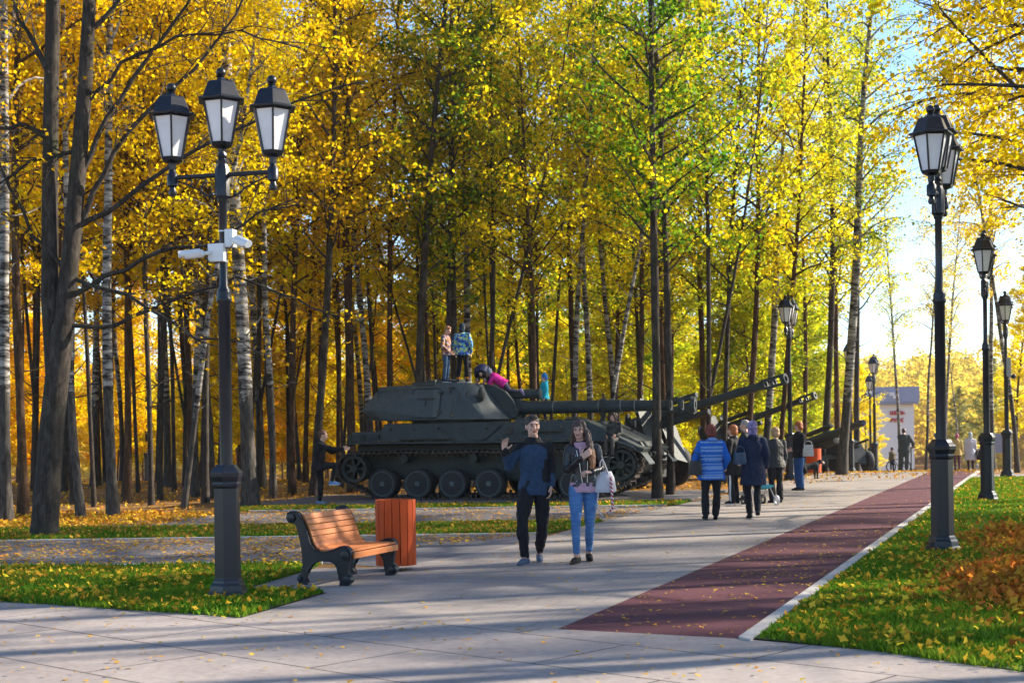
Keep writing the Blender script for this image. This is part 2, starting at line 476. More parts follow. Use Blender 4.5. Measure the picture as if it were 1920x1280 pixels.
lawn_a_v = [Vector((-6.6, 14.4, 0)), G(0, 1130), G(330, 1152), G(450, 1161), G(606, 1113), G(452, 1108), G(588, 1068), Vector((G(592, 1066).x, 18.6, 0)), Vector((-8, 18.6, 0))]
strip1 = [Vector((-10, 23.7, 0)), Vector((wl(23.7), 23.7, 0)), Vector((wl(26.5), 26.5, 0)), Vector((-11, 26.5, 0))]
strip2 = [Vector((-6.6, 31.7, 0)), Vector((wl(31.7), 31.7, 0)), Vector((wl(33.2), 33.2, 0)), Vector((-6.2, 33.4, 0))]
near_r = [KR + Vector((.05, 0, 0)), along(KR, 20) + Vector((.05, 0, 0)), Vector((8.5, 20, 0)), Vector((5, 9, 0)), G(1930, 1266), G(1640, 1224)]
leaves_on('fallen_leaves_on_lawn', [(near_r, 2400), (lawn_r_v, 3900), (lawn_a_v, 2300)], .082, .03, (.68, .42, .035, -.35), up=.55, clump=.3, hgt=.06)
leaves_on('fallen_leaves_on_strips', [(strip1, 4200), (strip2, 1500)], .085, .025, (.55, .30, .04, -.3), up=.5, clump=.5, hgt=.05)
forest_floor = [Vector((-16, 26.6, 0)), Vector((-7.0, 29.5, 0)), Vector((-5, 38.5, 0)), Vector((5, 38.6, 0)), Vector((19, 52, 0)), Vector((19, 70, 0)), Vector((-26, 70, 0))]
leaves_on('fallen_leaves_in_forest', [(forest_floor, 15000), ([Vector((-16, 26.6, 0)), Vector((-6.8, 26.7, 0)), Vector((-6, 31, 0)), Vector((-13, 33, 0))], 3500)], .095, .02, (.66, .34, .03, -.5), up=.6, hgt=.05)
# heap of brown leaves at the right of the lawn
hc = G(1975, 1110)
q = rng.normal(size=(5200, 2)) * np.array([.48, 1.2]); r2 = (q[:, 0] / 1.2) ** 2 + (q[:, 1] / 2.4) ** 2
hz = np.clip(.26 * (1 - r2), 0, 1) * rng.uniform(.5, 1, len(q)) + rng.uniform(0, .06, len(q)) + .03
q2 = rng.normal(size=(2200, 2)) * np.array([.6, 1.6])
C1 = np.column_stack([hc.x + q[:, 0] + .18 * q[:, 1], hc.y + q[:, 1], hz])
hc2 = G(1965, 1020)
C2 = np.column_stack([hc2.x + q2[:, 0] + .3 * q2[:, 1], hc2.y + q2[:, 1], .05 + rng.uniform(0, .1, len(q2))])
C = np.concatenate([C1, C2])
V, Fa = leaf_quads(C, rng.uniform(.07, .13, len(C)), .35, 8)
o = link(bpy.data.objects.new('leaf_heap', np_mesh('leaf_heap', V, Fa, MATS['fallen']))); o.color = (.46, .18, .025, -.8); o['kind'] = 'stuff'
# grass
def mat_grass():
    t = NT('grass_blades'); ge = t.n.new('ShaderNodeNewGeometry')
    c = t.ramp(ge.outputs['Random Per Island'], [(0, (.04, .12, .008)), (.5, (.09, .24, .015)), (1, (.22, .36, .03))])
    n = t.noise(ge.outputs['Position'], .9, 3)
    c = t.mix(t.ramp(n, [(.4, (0, 0, 0)), (.65, (.7, .7, .7))]), c, (.17, .24, .02))
    d = t.n.new('ShaderNodeBsdfDiffuse'); tr = t.n.new('ShaderNodeBsdfTranslucent'); mx = t.n.new('ShaderNodeMixShader')
    t.link(c, d.inputs[0]); t.link(c, tr.inputs[0]); mx.inputs[0].default_value = .4
    t.link(d.outputs[0], mx.inputs[1]); t.link(tr.outputs[0], mx.inputs[2]); t.link(mx.outputs[0], t.out.inputs[0]); t.n.remove(t.b)
    return t.m
MATS['grass'] = mat_grass()
def grass(name, polys, h):
    Q = np.concatenate([scatter(p, n, clump=1.0) for p, n in polys]); n = len(Q)
    az = rng.uniform(0, 6.283, n); w = rng.uniform(.004, .009, n) * (1 + Q[:, 1] / 30); hh = h * rng.uniform(.5, 1.4, n)
    dx = np.cos(az); dy = np.sin(az); lean = rng.normal(size=(n, 2)) * .4
    z0 = GZ(Q[:, 1]) + .015
    B = np.column_stack([Q, z0]); S = np.column_stack([dx * w, dy * w, np.zeros(n)])
    M = B + np.column_stack([lean[:, 0] * hh * .4, lean[:, 1] * hh * .4, hh * .6]); T = B + np.column_stack([lean[:, 0] * hh, lean[:, 1] * hh, hh])
    V = np.stack([B - S, B + S, M + S * .7, T, M - S * .7], 1).reshape(-1, 3)
    o = link(bpy.data.objects.new(name, np_mesh(name, V, np.arange(n * 5).reshape(n, 5), MATS['grass']))); o['kind'] = 'stuff'
grass('grass', [(near_r, 60000), (lawn_r_v, 65000), (lawn_a_v, 42000), (strip1, 26000), (strip2, 9000)], .055)
# ---------------------------------------------------------------- trees
def make_tree(seed, H=17.0, r0=.13, bark='bark', z0=4.0, spread=2.2, nb=26, leaves=6000, lsize=.13, wob=.12, up=.9, forks=0, droop=0.0, low=False, flat=.55, twig=True):
    R = random.Random(seed); rs = np.random.default_rng(seed)
    wood = MB(); att = []                       # attachment points of leaves (pos, spread)
    def stem(p0, d, L, r, n, wobble):
        pts = [Vector(p0)]; dd = Vector(d).normalized()
        for i in range(n):
            dd = (dd + Vector((R.uniform(-1, 1), R.uniform(-1, 1), R.uniform(-.3, .3))) * wobble * .25).normalized()
            pts.append(pts[-1] + dd * (L / n))
        rad = [max(.012, r * (1 - .88 * (i / n) ** 1.35)) for i in range(n + 1)]
        return pts, rad
    stems = []
    main, rad = stem((0, 0, -.15), (R.uniform(-.03, .03), R.uniform(-.03, .03), 1), H, r0, 20, wob)
    rad = [q * R.uniform(.93, 1.08) for q in rad]
    rad[0] *= 1.5; rad[1] *= 1.05
    stems.append((main, rad, 0))
    for k in range(forks):
        i = R.choice([2, 3, 4]); an = R.uniform(0, 6.28)
        i = R.choice([2, 3, 4, 5]); s, rr = stem(main[i], (math.cos(an) * .22, math.sin(an) * .22, 1), H * .75, rad[i] * .75, 11, wob)
        stems.append((s, rr, main[i].z))
    for s, rr, _ in stems: wood.tube(s, rr, 10, True)
    for k in range(9):                      # dead side twigs and knots low on the stem
        i = R.randint(3, 11); p = main[i].lerp(main[i + 1], R.random()); an = R.uniform(0, 6.28); L = R.uniform(.25, 1.5)
        d = Vector((math.cos(an), math.sin(an), R.uniform(.1, .9))); wood.tube([p, p + d * L * .4, p + d * L * .75 + Vector((0, 0, .08 * L)), p + d * L], [.022, .014, .009, .004], 5, False)
        wood.ball(p + d.normalized() * rad[i] * .8, rad[i] * .42, 7)
    for si, (s, rr, zb) in enumerate(stems):
        cnt = nb if si == 0 else int(nb * .5)
        for b in range(cnt):
            t = (b + R.random()) / cnt
            z = z0 + (H * .97 - z0) * t
            # find the point on the stem at height z
            for i in range(len(s) - 1):
                if s[i + 1].z >= z: break
            f = max(0, min(1, (z - s[i].z) / max(1e-3, s[i + 1].z - s[i].z)))
            p = s[i].lerp(s[i + 1], f); pr = rr[i] * (1 - f) + rr[i + 1] * f
            if p.z < z0 * .8: continue
            prof = (math.sin(math.pi * min(1, .18 + t * .85))) ** .7
            L = spread * prof * R.uniform(.6, 1.25)
            an = b * 2.4 + R.uniform(-.5, .5)
            d = Vector((math.cos(an), math.sin(an), up * R.uniform(.5, 1.4)))
            n = 6; pts = [p]; dd = d.normalized()
            for j in range(n):
                dd = (dd + Vector((R.uniform(-.22, .22), R.uniform(-.22, .22), R.uniform(-.15, .12) - droop * j / n))).normalized()
                pts.append(pts[-1] + dd * L / n)
            br = min(pr * .6, .012 + .013 * L)
            wood.tube(pts, [br * (1 - .8 * j / n) + .003 for j in range(n + 1)], 5, False)
            for m in range(3 + int(L * 3.0)):
                j = R.randint(1, n - 1) if m else n - 1
                q0 = pts[j].lerp(pts[j + 1], R.random()); an2 = R.uniform(0, 6.28)
                sd = (dd * .8 + Vector((math.cos(an2), math.sin(an2), R.uniform(-.2, .5) - droop))).normalized()
                l2 = L * R.uniform(.22, .5); q = [q0]
                for j2 in range(3):
                    sd = (sd + Vector((R.uniform(-.25, .25), R.uniform(-.25, .25), R.uniform(-.2, .1) - droop * .6))).normalized(); q.append(q[-1] + sd * l2 / 3)
                if twig: wood.tube(q, [.009, .007, .005, .003], 4, False)
                for j2 in range(3): att.append(q[j2].lerp(q[j2 + 1], R.random()))
                att.append(q[-1])
            att += [pts[n // 2].copy(), pts[-1].copy()]
    A = np.array([tuple(a) for a in att]); n = leaves
    keep = rs.random(len(A)) < .8; A = A[keep]
    idx = rs.integers(0, len(A), n)
    C = A[idx] + rs.normal(size=(n, 3)) * np.array([.20, .20, .20 * flat])
    C[:, 2] -= droop * .2
    V, Fa = leaf_quads(C, rs.uniform(.6, 1.3, n) * lsize, .35, 5, .3, rs)
    wm = wood.mesh('trunk', MATS[bark], smooth=60, merge=False)
    lm = np_mesh('crown', V, Fa, MATS['leaf'])
    return wm, lm
TREES = {}
def variant(key, **kw):
    TREES[key] = make_tree(**kw)
variant('slimA', seed=1, H=17, r0=.080, z0=5.2, spread=2.0, nb=36, leaves=5200, lsize=.105, wob=.08)
variant('slimB', seed=2, H=16, r0=.072, z0=6.0, spread=1.9, nb=34, leaves=4600, lsize=.105, wob=.09, forks=1)
variant('slimC', seed=3, H=18, r0=.092, z0=5.0, spread=2.2, nb=36, leaves=5200, lsize=.11, bark='bark2', wob=.08)
variant('slimD', seed=14, H=17, r0=.062, z0=7.5, spread=1.6, nb=30, leaves=3400, lsize=.105, bark='bark', wob=.10)
variant('midA', seed=4, H=19, r0=.125, z0=6.0, spread=2.6, nb=38, leaves=6200, lsize=.11, wob=.08)
variant('midB', seed=5, H=18, r0=.115, z0=5.6, spread=2.4, nb=36, leaves=5800, lsize=.11, bark='bark2', wob=.08)
variant('birchA', seed=6, H=20, r0=.115, bark='birch', z0=8, spread=2.0, nb=34, leaves=5800, lsize=.09, droop=.35, up=1.2, wob=.10)
variant('birchB', seed=7, H=19, r0=.085, bark='birch', z0=7.5, spread=1.8, nb=30, leaves=5200, lsize=.09, droop=.35, up=1.2, wob=.14)
variant('birchC', seed=8, H=21, r0=.175, bark='birch', z0=7.5, spread=2.4, nb=34, leaves=9000, lsize=.09, droop=.3, up=1.1, wob=.08)
variant('lowA', seed=9, H=6.5, r0=.04, z0=.8, spread=1.7, nb=30, leaves=9000, lsize=.12, bark='bark2', up=.7)
variant('lowB', seed=10, H=9, r0=.05, z0=1.2, spread=2.0, nb=34, leaves=11000, lsize=.125, bark='bark2', up=.7)
variant('bgA', seed=11, H=18, r0=.13, z0=1.5, spread=3.0, nb=44, leaves=15000, lsize=.17, bark='bark2', twig=False)
variant('bgB', seed=12, H=20, r0=.14, z0=3.0, spread=3.2, nb=44, leaves=15000, lsize=.17, bark='bark', twig=False)
variant('highA', seed=21, H=19, r0=.15, z0=12, spread=2.0, nb=16, leaves=1200, lsize=.14)
variant('highB', seed=22, H=20, r0=.12, z0=13, spread=1.8, nb=14, leaves=900, lsize=.14, forks=1)
variant('barewide', seed=13, H=15, r0=.15, z0=3.5, spread=4.6, nb=26, leaves=2200, lsize=.09, up=.55)
variant('oldpark', seed=15, H=13, r0=.22, z0=4.2, spread=4.8, nb=34, leaves=17000, lsize=.105, up=.35, droop=.25)
variant('parkhigh', seed=16, H=14.5, r0=.2, z0=6.6, spread=4.8, nb=34, leaves=15000, lsize=.105, up=.35, droop=.2)
GOLD = (.90, .66, .008); YEL = (.88, .72, .010); ORG = (.90, .55, .008); LIME = (.62, .58, .02); PALE = (.8, .66, .12)
def place_tree(key, loc, rz, scale, color, green, label, group, cat='tree', name=None, lean=None, thick=1.0):
    wm, lm = TREES[key]
    if name is None: name = 'birch_tree' if key.startswith('birch') else ('young_tree' if key.startswith('low') else 'broadleaf_tree')
    t = empty(name, loc, rz); tag(t, label, cat, group)
    t.scale = (scale * thick, scale * thick, scale) if thick != 1.0 else (scale,) * 3
    if lean is not None:
        # lean is (dx, dy) per metre of height in world axes
        q = Vector((0, 0, 1)).rotation_difference(Vector((lean[0], lean[1], 1)).normalized())
        t.rotation_mode = 'QUATERNION'; t.rotation_quaternion = q @ Quaternion((0, 0, 1), rz)
    a = link(bpy.data.objects.new('trunk', wm), t)
    b = link(bpy.data.objects.new('crown', lm), t)
    b.color = (*color, green)
    return t
RT = random.Random(42)
def jit(c, k=.12): return tuple(max(0, x * RT.uniform(1 - k, 1 + k)) for x in c)
# trunks that can be told apart in the photo: key, base px, depth, top px (at the photo's top edge), scale, colour, green, label
KEY = [
 ('birchC', 470, 33.5, 463, 1.0, GOLD, .0, 'thick pale birch trunk rising just behind the security-camera lamp post'),
 ('birchA', 212, 30.5, 150, 1.0, ORG, .0, 'grey-white birch leaning away from the dark forked tree, mossy at its foot'),
 ('birchB', 152, 30, 40, 1.0, ORG, .0, 'white birch with a kinked stem immediately behind the dark forked tree'),
 ('birchB', 345, 33, 400, .8, GOLD, .0, 'thin white birch slanting to one side between the forked tree and the triple lamp'),
 ('birchA', 12, 29, -2, 1.0, ORG, .0, 'pale birch trunk cut by the photo\'s left border'),
 ('slimC', 44, 31, 52, 1.1, ORG, .0, 'dark rough trunk between the border birch and the forked tree'),
 ('slimA', 385, 36, 372, 1.0, GOLD, .1, 'brown straight trunk beside the slanting thin birch'),
 ('slimB', 300, 38, 290, 1.0, GOLD, .1, 'slim dark trunk halfway from the forked tree to the triple lamp'),
 ('slimC', 432, 37, 420, 1.0, GOLD, .1, 'reddish-brown trunk seen hard against the triple lamp post'),
 ('birchB', 512, 38, 478, 1.0, GOLD, .15, 'slim birch with orange bark low down, next after the thick birch'),
 ('slimC', 548, 40, 556, 1.0, GOLD, .2, 'narrow brown trunk behind the bench back'),
 ('midA', 588, 38.5, 640, .95, GOLD, .25, 'dark trunk directly behind the climber in black'),
 ('midB', 660, 41, 650, 1.1, GOLD, .2, 'broad reddish-brown trunk rising behind the rear of the armoured gun'),
 ('birchA', 700, 43, 655, .9, GOLD, .1, 'slanting birch above the rear corner of the gun turret'),
 ('midA', 775, 40, 850, 1.0, YEL, .5, 'dark trunk leaning strongly, rising from behind the turret roof'),
 ('slimC', 730, 42, 770, 1.0, YEL, .35, 'thin dark stem left of the leaning trunk above the turret'),
 ('slimA', 833, 41, 868, 1.0, YEL, .5, 'straight dark stem directly behind the child in orange camouflage'),
 ('midA', 856, 42, 862, 1.0, YEL, .45, 'thick grey stem between the two standing children on the turret'),
 ('birchA', 882, 43, 868, 1.0, YEL, .1, 'sunlit birch trunk just right of the child in the flowery jacket'),
 ('slimB', 915, 41, 925, 1.1, YEL, .45, 'forking dark stem rising above the child in pink'),
 ('slimC', 1002, 43, 985, 1.0, YEL, .25, 'brown trunk rising above the mounting of the long barrel'),
 ('birchB', 1070, 44, 1080, 1.0, YEL, .2, 'bright birch right of the child in turquoise'),
 ('birchA', 1108, 45, 1112, .9, YEL, .2, 'white birch above the strut on the long barrel'),
 ('birchB', 1128, 42, 1165, .85, YEL, .25, 'leaning birch crossing behind the long barrel'),
 ('slimC', 1195, 43, 1190, 1.0, YEL, .35, 'brown trunk above the sloping shield of the towed gun'),
 ('midA', 1233, 34.2, 1235, .92, YEL, .62, 'dark straight trunk standing right at the nose of the armoured gun'),
 ('slimA', 1258, 36.0, 1265, 1.15, YEL, .6, 'trunk with a bent foot next to the nose of the armoured gun'),
 ('slimB', 1328, 42, 1330, 1.1, YEL, .55, 'dark trunk rising above the red-haired woman in blue'),
 ('slimA', 1358, 44, 1352, 1.0, LIME, .5, 'slim trunk behind the rising long barrel, next after the one over the woman in blue'),
 ('slimC', 1400, 45, 1420, 1.1, YEL, .4, 'sunlit brown trunk above the grey-haired man'),
 ('birchC', 1432, 47, 1445, .75, YEL, .4, 'crooked birch behind the muzzle of the highest towed barrel'),
 ('slimC', 1460, 46, 1490, 1.0, LIME, .4, 'slanting brown trunk above the blonde woman in black'),
 ('birchC', 1578, 50, 1585, 1.0, LIME, .55, 'thick rough trunk between the standing redhead and the far lamps'),
 ('midA', 1545, 57, 1552, 1.15, LIME, .5, 'trunk with a broad green-yellow crown behind the orange litter bin'),
 ('slimC', 1508, 61, 1500, 1.1, LIME, .4, 'slim trunk behind the muzzle of the middle towed gun'),
 ('birchB', 1736, 63, 1722, .75, PALE, .0, 'lone slender birch beyond the crest between the white building and the big lamp'),
 ('birchA', 1862, 52, 1830, .8, PALE, .1, 'birch just behind the second lamp of the lawn row'),
 ('birchB', 1908, 50, 1880, .9, GOLD, .1, 'birch trunk leaning beside the third lamp of the lawn row'),
]
key_xy = []
for (k, px, Y, ptop, sc, col, gr, lab) in KEY:
    p = GX(px, Y); top = P(ptop, 0, Y)
    ln = ((top.x - p.x) / (top.z - p.z), RT.uniform(-.02, .02))
    place_tree(k, p, RT.uniform(0, 6.28), sc * (1.0 if k not in ('lowA',) else 1), jit(col, .08), gr + (.16 if px < 1300 else .05), lab, None, lean=ln)
    key_xy.append((p.x, p.y))
# the rest of the forest: members nothing tells apart share a label and group
def okpos(x, y, dmin):
    return all((x - a) ** 2 + (y - b) ** 2 > dmin * dmin for a, b in key_xy)
def zone_color(px):
    if px < 350: return (ORG if RT.random() < .45 else GOLD), .26, 'orange'
    if px < 750: return GOLD, .38, 'golden'
    if px < 1250: return YEL, .54, 'yellow'
    return LIME, .50, 'lime-yellow'
LAB = {'slim': 'slim dark trunk among the crowd of %s trees, none standing out', 'birch': 'white birch trunk deep among the %s forest trees', 'mid': 'stout dark trunk deep among the %s forest trees', 'low': 'young bushy tree filling the gap low between the %s forest trunks', 'bg': 'full %s crown closing the view at the back of the forest'}
def forest(kinds, n, y0, y1, dmin, lab):
    c = 0; tries = 0
    while c < n and tries < 9000:
        tries += 1
        y = RT.uniform(y0, y1); xl = -.385 * y - 1.5
        xr = wl(y) - 1.6 - max(0, (y - 46)) * .10
        x = RT.uniform(xl, xr)
        if 33 < y < 39.5 and -6 < x < 5: continue
        if any((x - a) ** 2 + (y - b) ** 2 < 2.2 ** 2 for a, b in ((4.4, 41.5), (6.0, 41), (7.3, 40.2), (3, 42.5), (7.4, 47.5), (9.2, 46.5), (12.5, 56), (14.4, 54), (16, 65))): continue
        if 37 < y < 62 and wl(y) - 7.0 < x and RT.random() < .35: continue
        if y < 38 and x > -5.5 - (38 - y) * .9: continue
        if y < 44 and lab == 'low' and x > -6.5: continue
        if not okpos(x, y, dmin): continue
        px = CX + F * x / y
        if lab == 'zz' and px < 760 and RT.random() < (.12 if kinds[0] == 'lowA' else .6): continue
        col, gr, word = zone_color(px + RT.uniform(-120, 120))
        k = RT.choice(kinds)
        lk = [q for q in LAB if k.startswith(q)][0]
        L = LAB[lk] % word
        place_tree(k, (x, y, gz(y)), RT.uniform(0, 6.28), RT.uniform(.85, 1.15), jit(col), gr + RT.uniform(-.08, .1), L, L.replace('trunk', 'trunks', 1).split(',')[0], lean=(RT.gauss(0, .028), RT.gauss(0, .03)))
        key_xy.append((x, y)); c += 1
forest(['slimA', 'slimB', 'slimC', 'slimD', 'slimD', 'birchA', 'birchB', 'slimC'], 84, 29, 56, 1.1, 'slim')
forest(['lowB', 'lowA', 'lowB'], 9, 42, 58, 1.8, 'low')
forest(['midA', 'midB', 'slimC', 'birchA', 'birchC'], 16, 46, 59, 1.5, 'x')
forest(['lowA', 'lowB'], 58, 63, 98, 2.6, 'x')
forest(['bgA', 'bgB'], 20, 72, 110, 5.0, 'x')
# sparse trees right of the walk beyond the crest, keeping the patch of open sky
for (k, px, Y, sc, col, gr, lab) in [
 ('lowB', 1598, 92, .8, YEL, -.1, 'rounded bright yellow tree hiding the edge of the white building'),
 ('bgA', 1640, 118, .40, YEL, -.1, 'low yellow tree standing right before the white building'),
 ('bgB', 1850, 88, .36, (.24, .26, .08), .3, 'small grey-green tree behind the white-coated walker'),
 ('bgA', 1800, 96, .34, (.28, .28, .10), .2, 'small dull green tree behind the pink-hatted walker'),
 ('birchB', 1800, 95, .75, PALE, .0, 'slim far birch with thin pale yellow crown, above the walkers'),
 ('midA', 1606, 74, 1.25, LIME, .35, 'broad yellow-green crown behind the cluster of three lamps'),
 ('midB', 1572, 66, 1.2, YEL, .4, 'yellow crown beside the thick rough trunk, over the farthest gun'),
 ('birchA', 1688, 84, .85, LIME, .3, 'tall far birch with thin greenish crown rising over the white building'),
 ('birchA', 1772, 78, .8, PALE, .15, 'far birch with drooping pale twigs right of the big lamp pole'),
 ('bgB', 1905, 74, .55, YEL, .0, 'bright yellow tree beyond the lawn at the border of the picture')]:
    p = GX(px, Y); place_tree(k, p, RT.uniform(0, 6), sc, col, gr, lab, None)
# park trees right of the frame whose boughs reach in and whose shadows stripe the paving
for (k, x, y, sc, col, gr, lab) in [
 ('parkhigh', 12.0, 25.5, 1.0, GOLD, .12, 'spreading orange-leaved tree whose boughs hang in over the two nearer lawn lamps'),
 ('parkhigh', 12.6, 31.0, 1.0, GOLD, .25, 'golden tree hanging its twigs over the second lawn lamp'),
 ('barewide', 12.6, 29.5, 1.1, GOLD, .1, 'thin-leaved tree spreading bare arching twigs across the upper sky gap'),
 ('parkhigh', 17.2, 40.0, .95, GOLD, .2, 'spreading golden tree standing behind the second lawn lamp at the border'),
 ('barewide', 10.2, 19.5, .95, ORG, .0, 'nearly bare tree reaching thin twigs across the sky above the big lamp')]:
    place_tree(k, (x, y, gz(y)), RT.uniform(0, 6), sc, col, gr, lab, None)
for i in range(27):
    if i < 14: y = 8.0 + i * .85 + RT.uniform(-.3, .3); x = .37 * y + RT.uniform(3.5, 10); k = RT.choice(['highA', 'highB'])
    else: y = RT.uniform(20, 34); x = .37 * y + RT.uniform(12, 32); k = RT.choice(['midA', 'birchA', 'slimC', 'slimA', 'midB'])
    place_tree(k, (x, y, gz(y)), RT.uniform(0, 6), RT.uniform(.9, 1.1), GOLD, .1, 'park tree standing outside the picture beyond the lawn', 'park trees beyond the lawn')
# trunks standing in the strip between the armoured gun and the walk
# the big forked tree in front of the forest on the left
def forked():
    Y = 24.7; base = GX(85, Y); t = empty('forked_tree', base); tag(t, 'dark forked tree with mossy foot at the edge of the asphalt, boughs sweep out', 'tree')
    S = F / Y
    def q(px, py, dy=0.0): 
        p = P(px, py, Y) - base; p.y += dy; return p
    R = random.Random(5); w = MB(); att = []
    w.tube([q(84, 1012), q(84, 985), q(90, 900), q(97, 800), q(108, 700), q(118, 610)], [.28, .235, .215, .205, .20, .185], 14)
    left = [q(100, 700, .05), q(90, 560, .1), q(90, 400, .1), q(92, 200, .1), q(96, 0, .1), q(100, -300, .1)]
    right = [q(112, 680), q(124, 560), q(137, 430), q(148, 300), q(160, 150), q(168, 0), q(178, -300)]
    w.tube(left, [.155, .15, .14, .13, .12, .08], 12); w.tube(right, [.17, .165, .15, .14, .125, .11, .07], 12)
    def bough(pts, r, sub=6, lv=14):
        # smooth the polyline
        ps = [pts[0]]
        for i in range(len(pts) - 1):
            for k in range(1, 4):
                f = k / 3; m = pts[i].lerp(pts[i + 1], f) + Vector((R.uniform(-1, 1), R.uniform(-1, 1), R.uniform(-1, 1))) * .035
                ps.append(m)
        n = len(ps)
        w.tube(ps, [r * (1 - .85 * i / n) + .004 for i in range(n)], 6, False)
        for m in range(sub * 2):
            i = R.randint(n // 4, n - 2); d = (ps[i + 1] - ps[i]).normalized()
            sd = (d + Vector((R.uniform(-.6, .6), R.uniform(-1, 1), R.uniform(-.3, .8)))).normalized(); L = R.uniform(.5, 1.7); s = [ps[i]]
            for k in range(5):
                sd = (sd + Vector((R.uniform(-.2, .2), R.uniform(-.2, .2), R.uniform(-.22, .14)))).normalized(); s.append(s[-1] + sd * L / 5)
            w.tube(s, [.013, .010, .008, .006, .004, .003], 4, False); att.extend(s[2:])
            for k in (2, 3, 4):
                sd2 = (sd + Vector((R.uniform(-1, 1), R.uniform(-1, 1), R.uniform(-.5, .5)))).normalized()
                w.tube([s[k], s[k] + sd2 * .3, s[k] + sd2 * .55 + Vector((0, 0, -.05))], [.006, .004, .003], 4, False); att.append(s[k] + sd2 * .5)
    bough([q(128, 560), q(200, 520), q(300, 470), q(400, 455), q(480, 400), q(560, 380)], .045)
    bough([q(140, 430), q(230, 380), q(330, 300), q(440, 240), q(560, 190), q(680, 150)], .05)
    bough([q(140, 470), q(170, 360), q(240, 250), q(330, 160), q(420, 60), q(480, -40)], .055)
    bough([q(150, 330), q(200, 220), q(280, 110), q(350, 10), q(390, -60)], .05)
    bough([q(158, 200), q(230, 120), q(330, 70), q(450, 60), q(560, 90)], .035)
    bough([q(126, 610), q(220, 610), q(330, 560), q(440, 520), q(560, 560), q(640, 600)], .04)
    bough([q(118, 500), q(60, 440), q(0, 300), q(-60, 200)], .04)
    bough([q(92, 260), q(40, 230), q(-20, 250), q(-80, 240)], .045)
    bough([q(150, 280), q(60, 300), q(-40, 370)], .035)
    bough([q(92, 140), q(50, 60), q(10, -20)], .05)
    bough([q(165, 60), q(230, -10), q(300, -60)], .05)
    bough([q(135, 520, 0), q(250, 560, -.5), q(390, 640, -1.0), q(470, 650, -1.3)], .035)
    w.build('trunk', MATS['bark'], t, smooth=60, merge=False)
    rs = np.random.default_rng(3); A = np.array([tuple(a) for a in att]); idx = rs.integers(0, len(A), 1500)
    C = A[idx] + rs.normal(size=(1500, 3)) * .12
    V, Fa = leaf_quads(C, rs.uniform(.06, .12, 1500), .35, 8, .3, rs)
    c = link(bpy.data.objects.new('crown', np_mesh('crown', V, Fa, MATS['leaf'])), t); c.color = (*ORG, .1)
forked()
# far wood on the hill beyond the valley
def far_wood():
    rs = np.random.default_rng(21); n = 1700
    y = rs.uniform(185, 430, n); x = y * rs.uniform(-.42, .62, n)
    keep = ~((np.abs(x - .26 * y) < .05 * y) & (y < 230)); x, y = x[keep], y[keep]
    z = GZ(y); con = (y > 375) & (rs.random(len(y)) < .8)
    for nm, sel, k, col, hh, rr in (('distant_woodland', ~con, 260, (.72, .55, .06, .18), (9, 15), (3.2, 5)), ('distant_conifers', con, 420, (.035, .06, .045, -1), (8, 13), (1.6, 2.6))):
        xs, ys, zs = x[sel], y[sel], z[sel]; m = len(xs)
        H = rs.uniform(*hh, m); Rr = rs.uniform(*rr, m)
        u = rs.normal(size=(m, k, 3)); u /= np.linalg.norm(u, axis=2)[:, :, None]
        u *= rs.uniform(.6, 1.0, (m, k, 1))
        if nm.endswith('conifers'):
            tt = rs.uniform(0, 1, (m, k)); an = rs.uniform(0, 6.283, (m, k)); ra = (1 - tt) * Rr[:, None]
            C = np.stack([xs[:, None] + np.cos(an) * ra, ys[:, None] + np.sin(an) * ra, zs[:, None] + tt * H[:, None]], 2)
        else:
            C = np.stack([xs[:, None] + u[:, :, 0] * Rr[:, None], ys[:, None] + u[:, :, 1] * Rr[:, None], zs[:, None] + H[:, None] * .52 + u[:, :, 2] * H[:, None] * .48], 2)
        C = C.reshape(-1, 3)
        V, Fa = leaf_quads(C, rs.uniform(.5, 1.1, len(C)) * (.7 if 'conifer' in nm else 1), .5, 5, .3, rs)
        o = link(bpy.data.objects.new(nm, np_mesh(nm, V, Fa, MATS['leaf']))); o.color = col; o['kind'] = 'stuff'
far_wood()
# ---------------------------------------------------------------- street furniture
def mat_iron():
    t = NT('cast_iron_paint'); n = t.noise(t.coord('Object'), 9, 5, .7); n2 = t.noise(t.coord('Object'), 60, 3)
    t.base(t.ramp(n, [(.3, (.004, .006, .012)), (.7, (.010, .013, .022))]), .34, 0, .45); t.bump(n2, .12, .003); return t.m
IRON = mat_iron()
def mat_glass_milk():
    t = NT('milky_glass'); n = t.noise(t.coord('Object'), 3, 3)
    t.base(t.ramp(n, [(.3, (.70, .70, .74)), (.7, (.82, .82, .85))]), .25, 0, .5)
    t.b.inputs['Transmission Weight'].default_value = 0.0
    return t.m
MILK = mat_glass_milk(); WHITEP = simple('white_plastic', (.72, .73, .74), .4, var=.05); STEEL = simple('steel_band', (.45, .45, .47), .35, .9, .1)
DARKG = simple('dark_lens_and_shade', (.02, .02, .025), .15)  # also the painted shade of wheel recesses, hatch groove and gun bores
def hexpts(r, n=6): return [(r * math.cos(2 * math.pi * k / n + math.pi / 6 * 0), r * math.sin(2 * math.pi * k / n)) for k in range(n)]
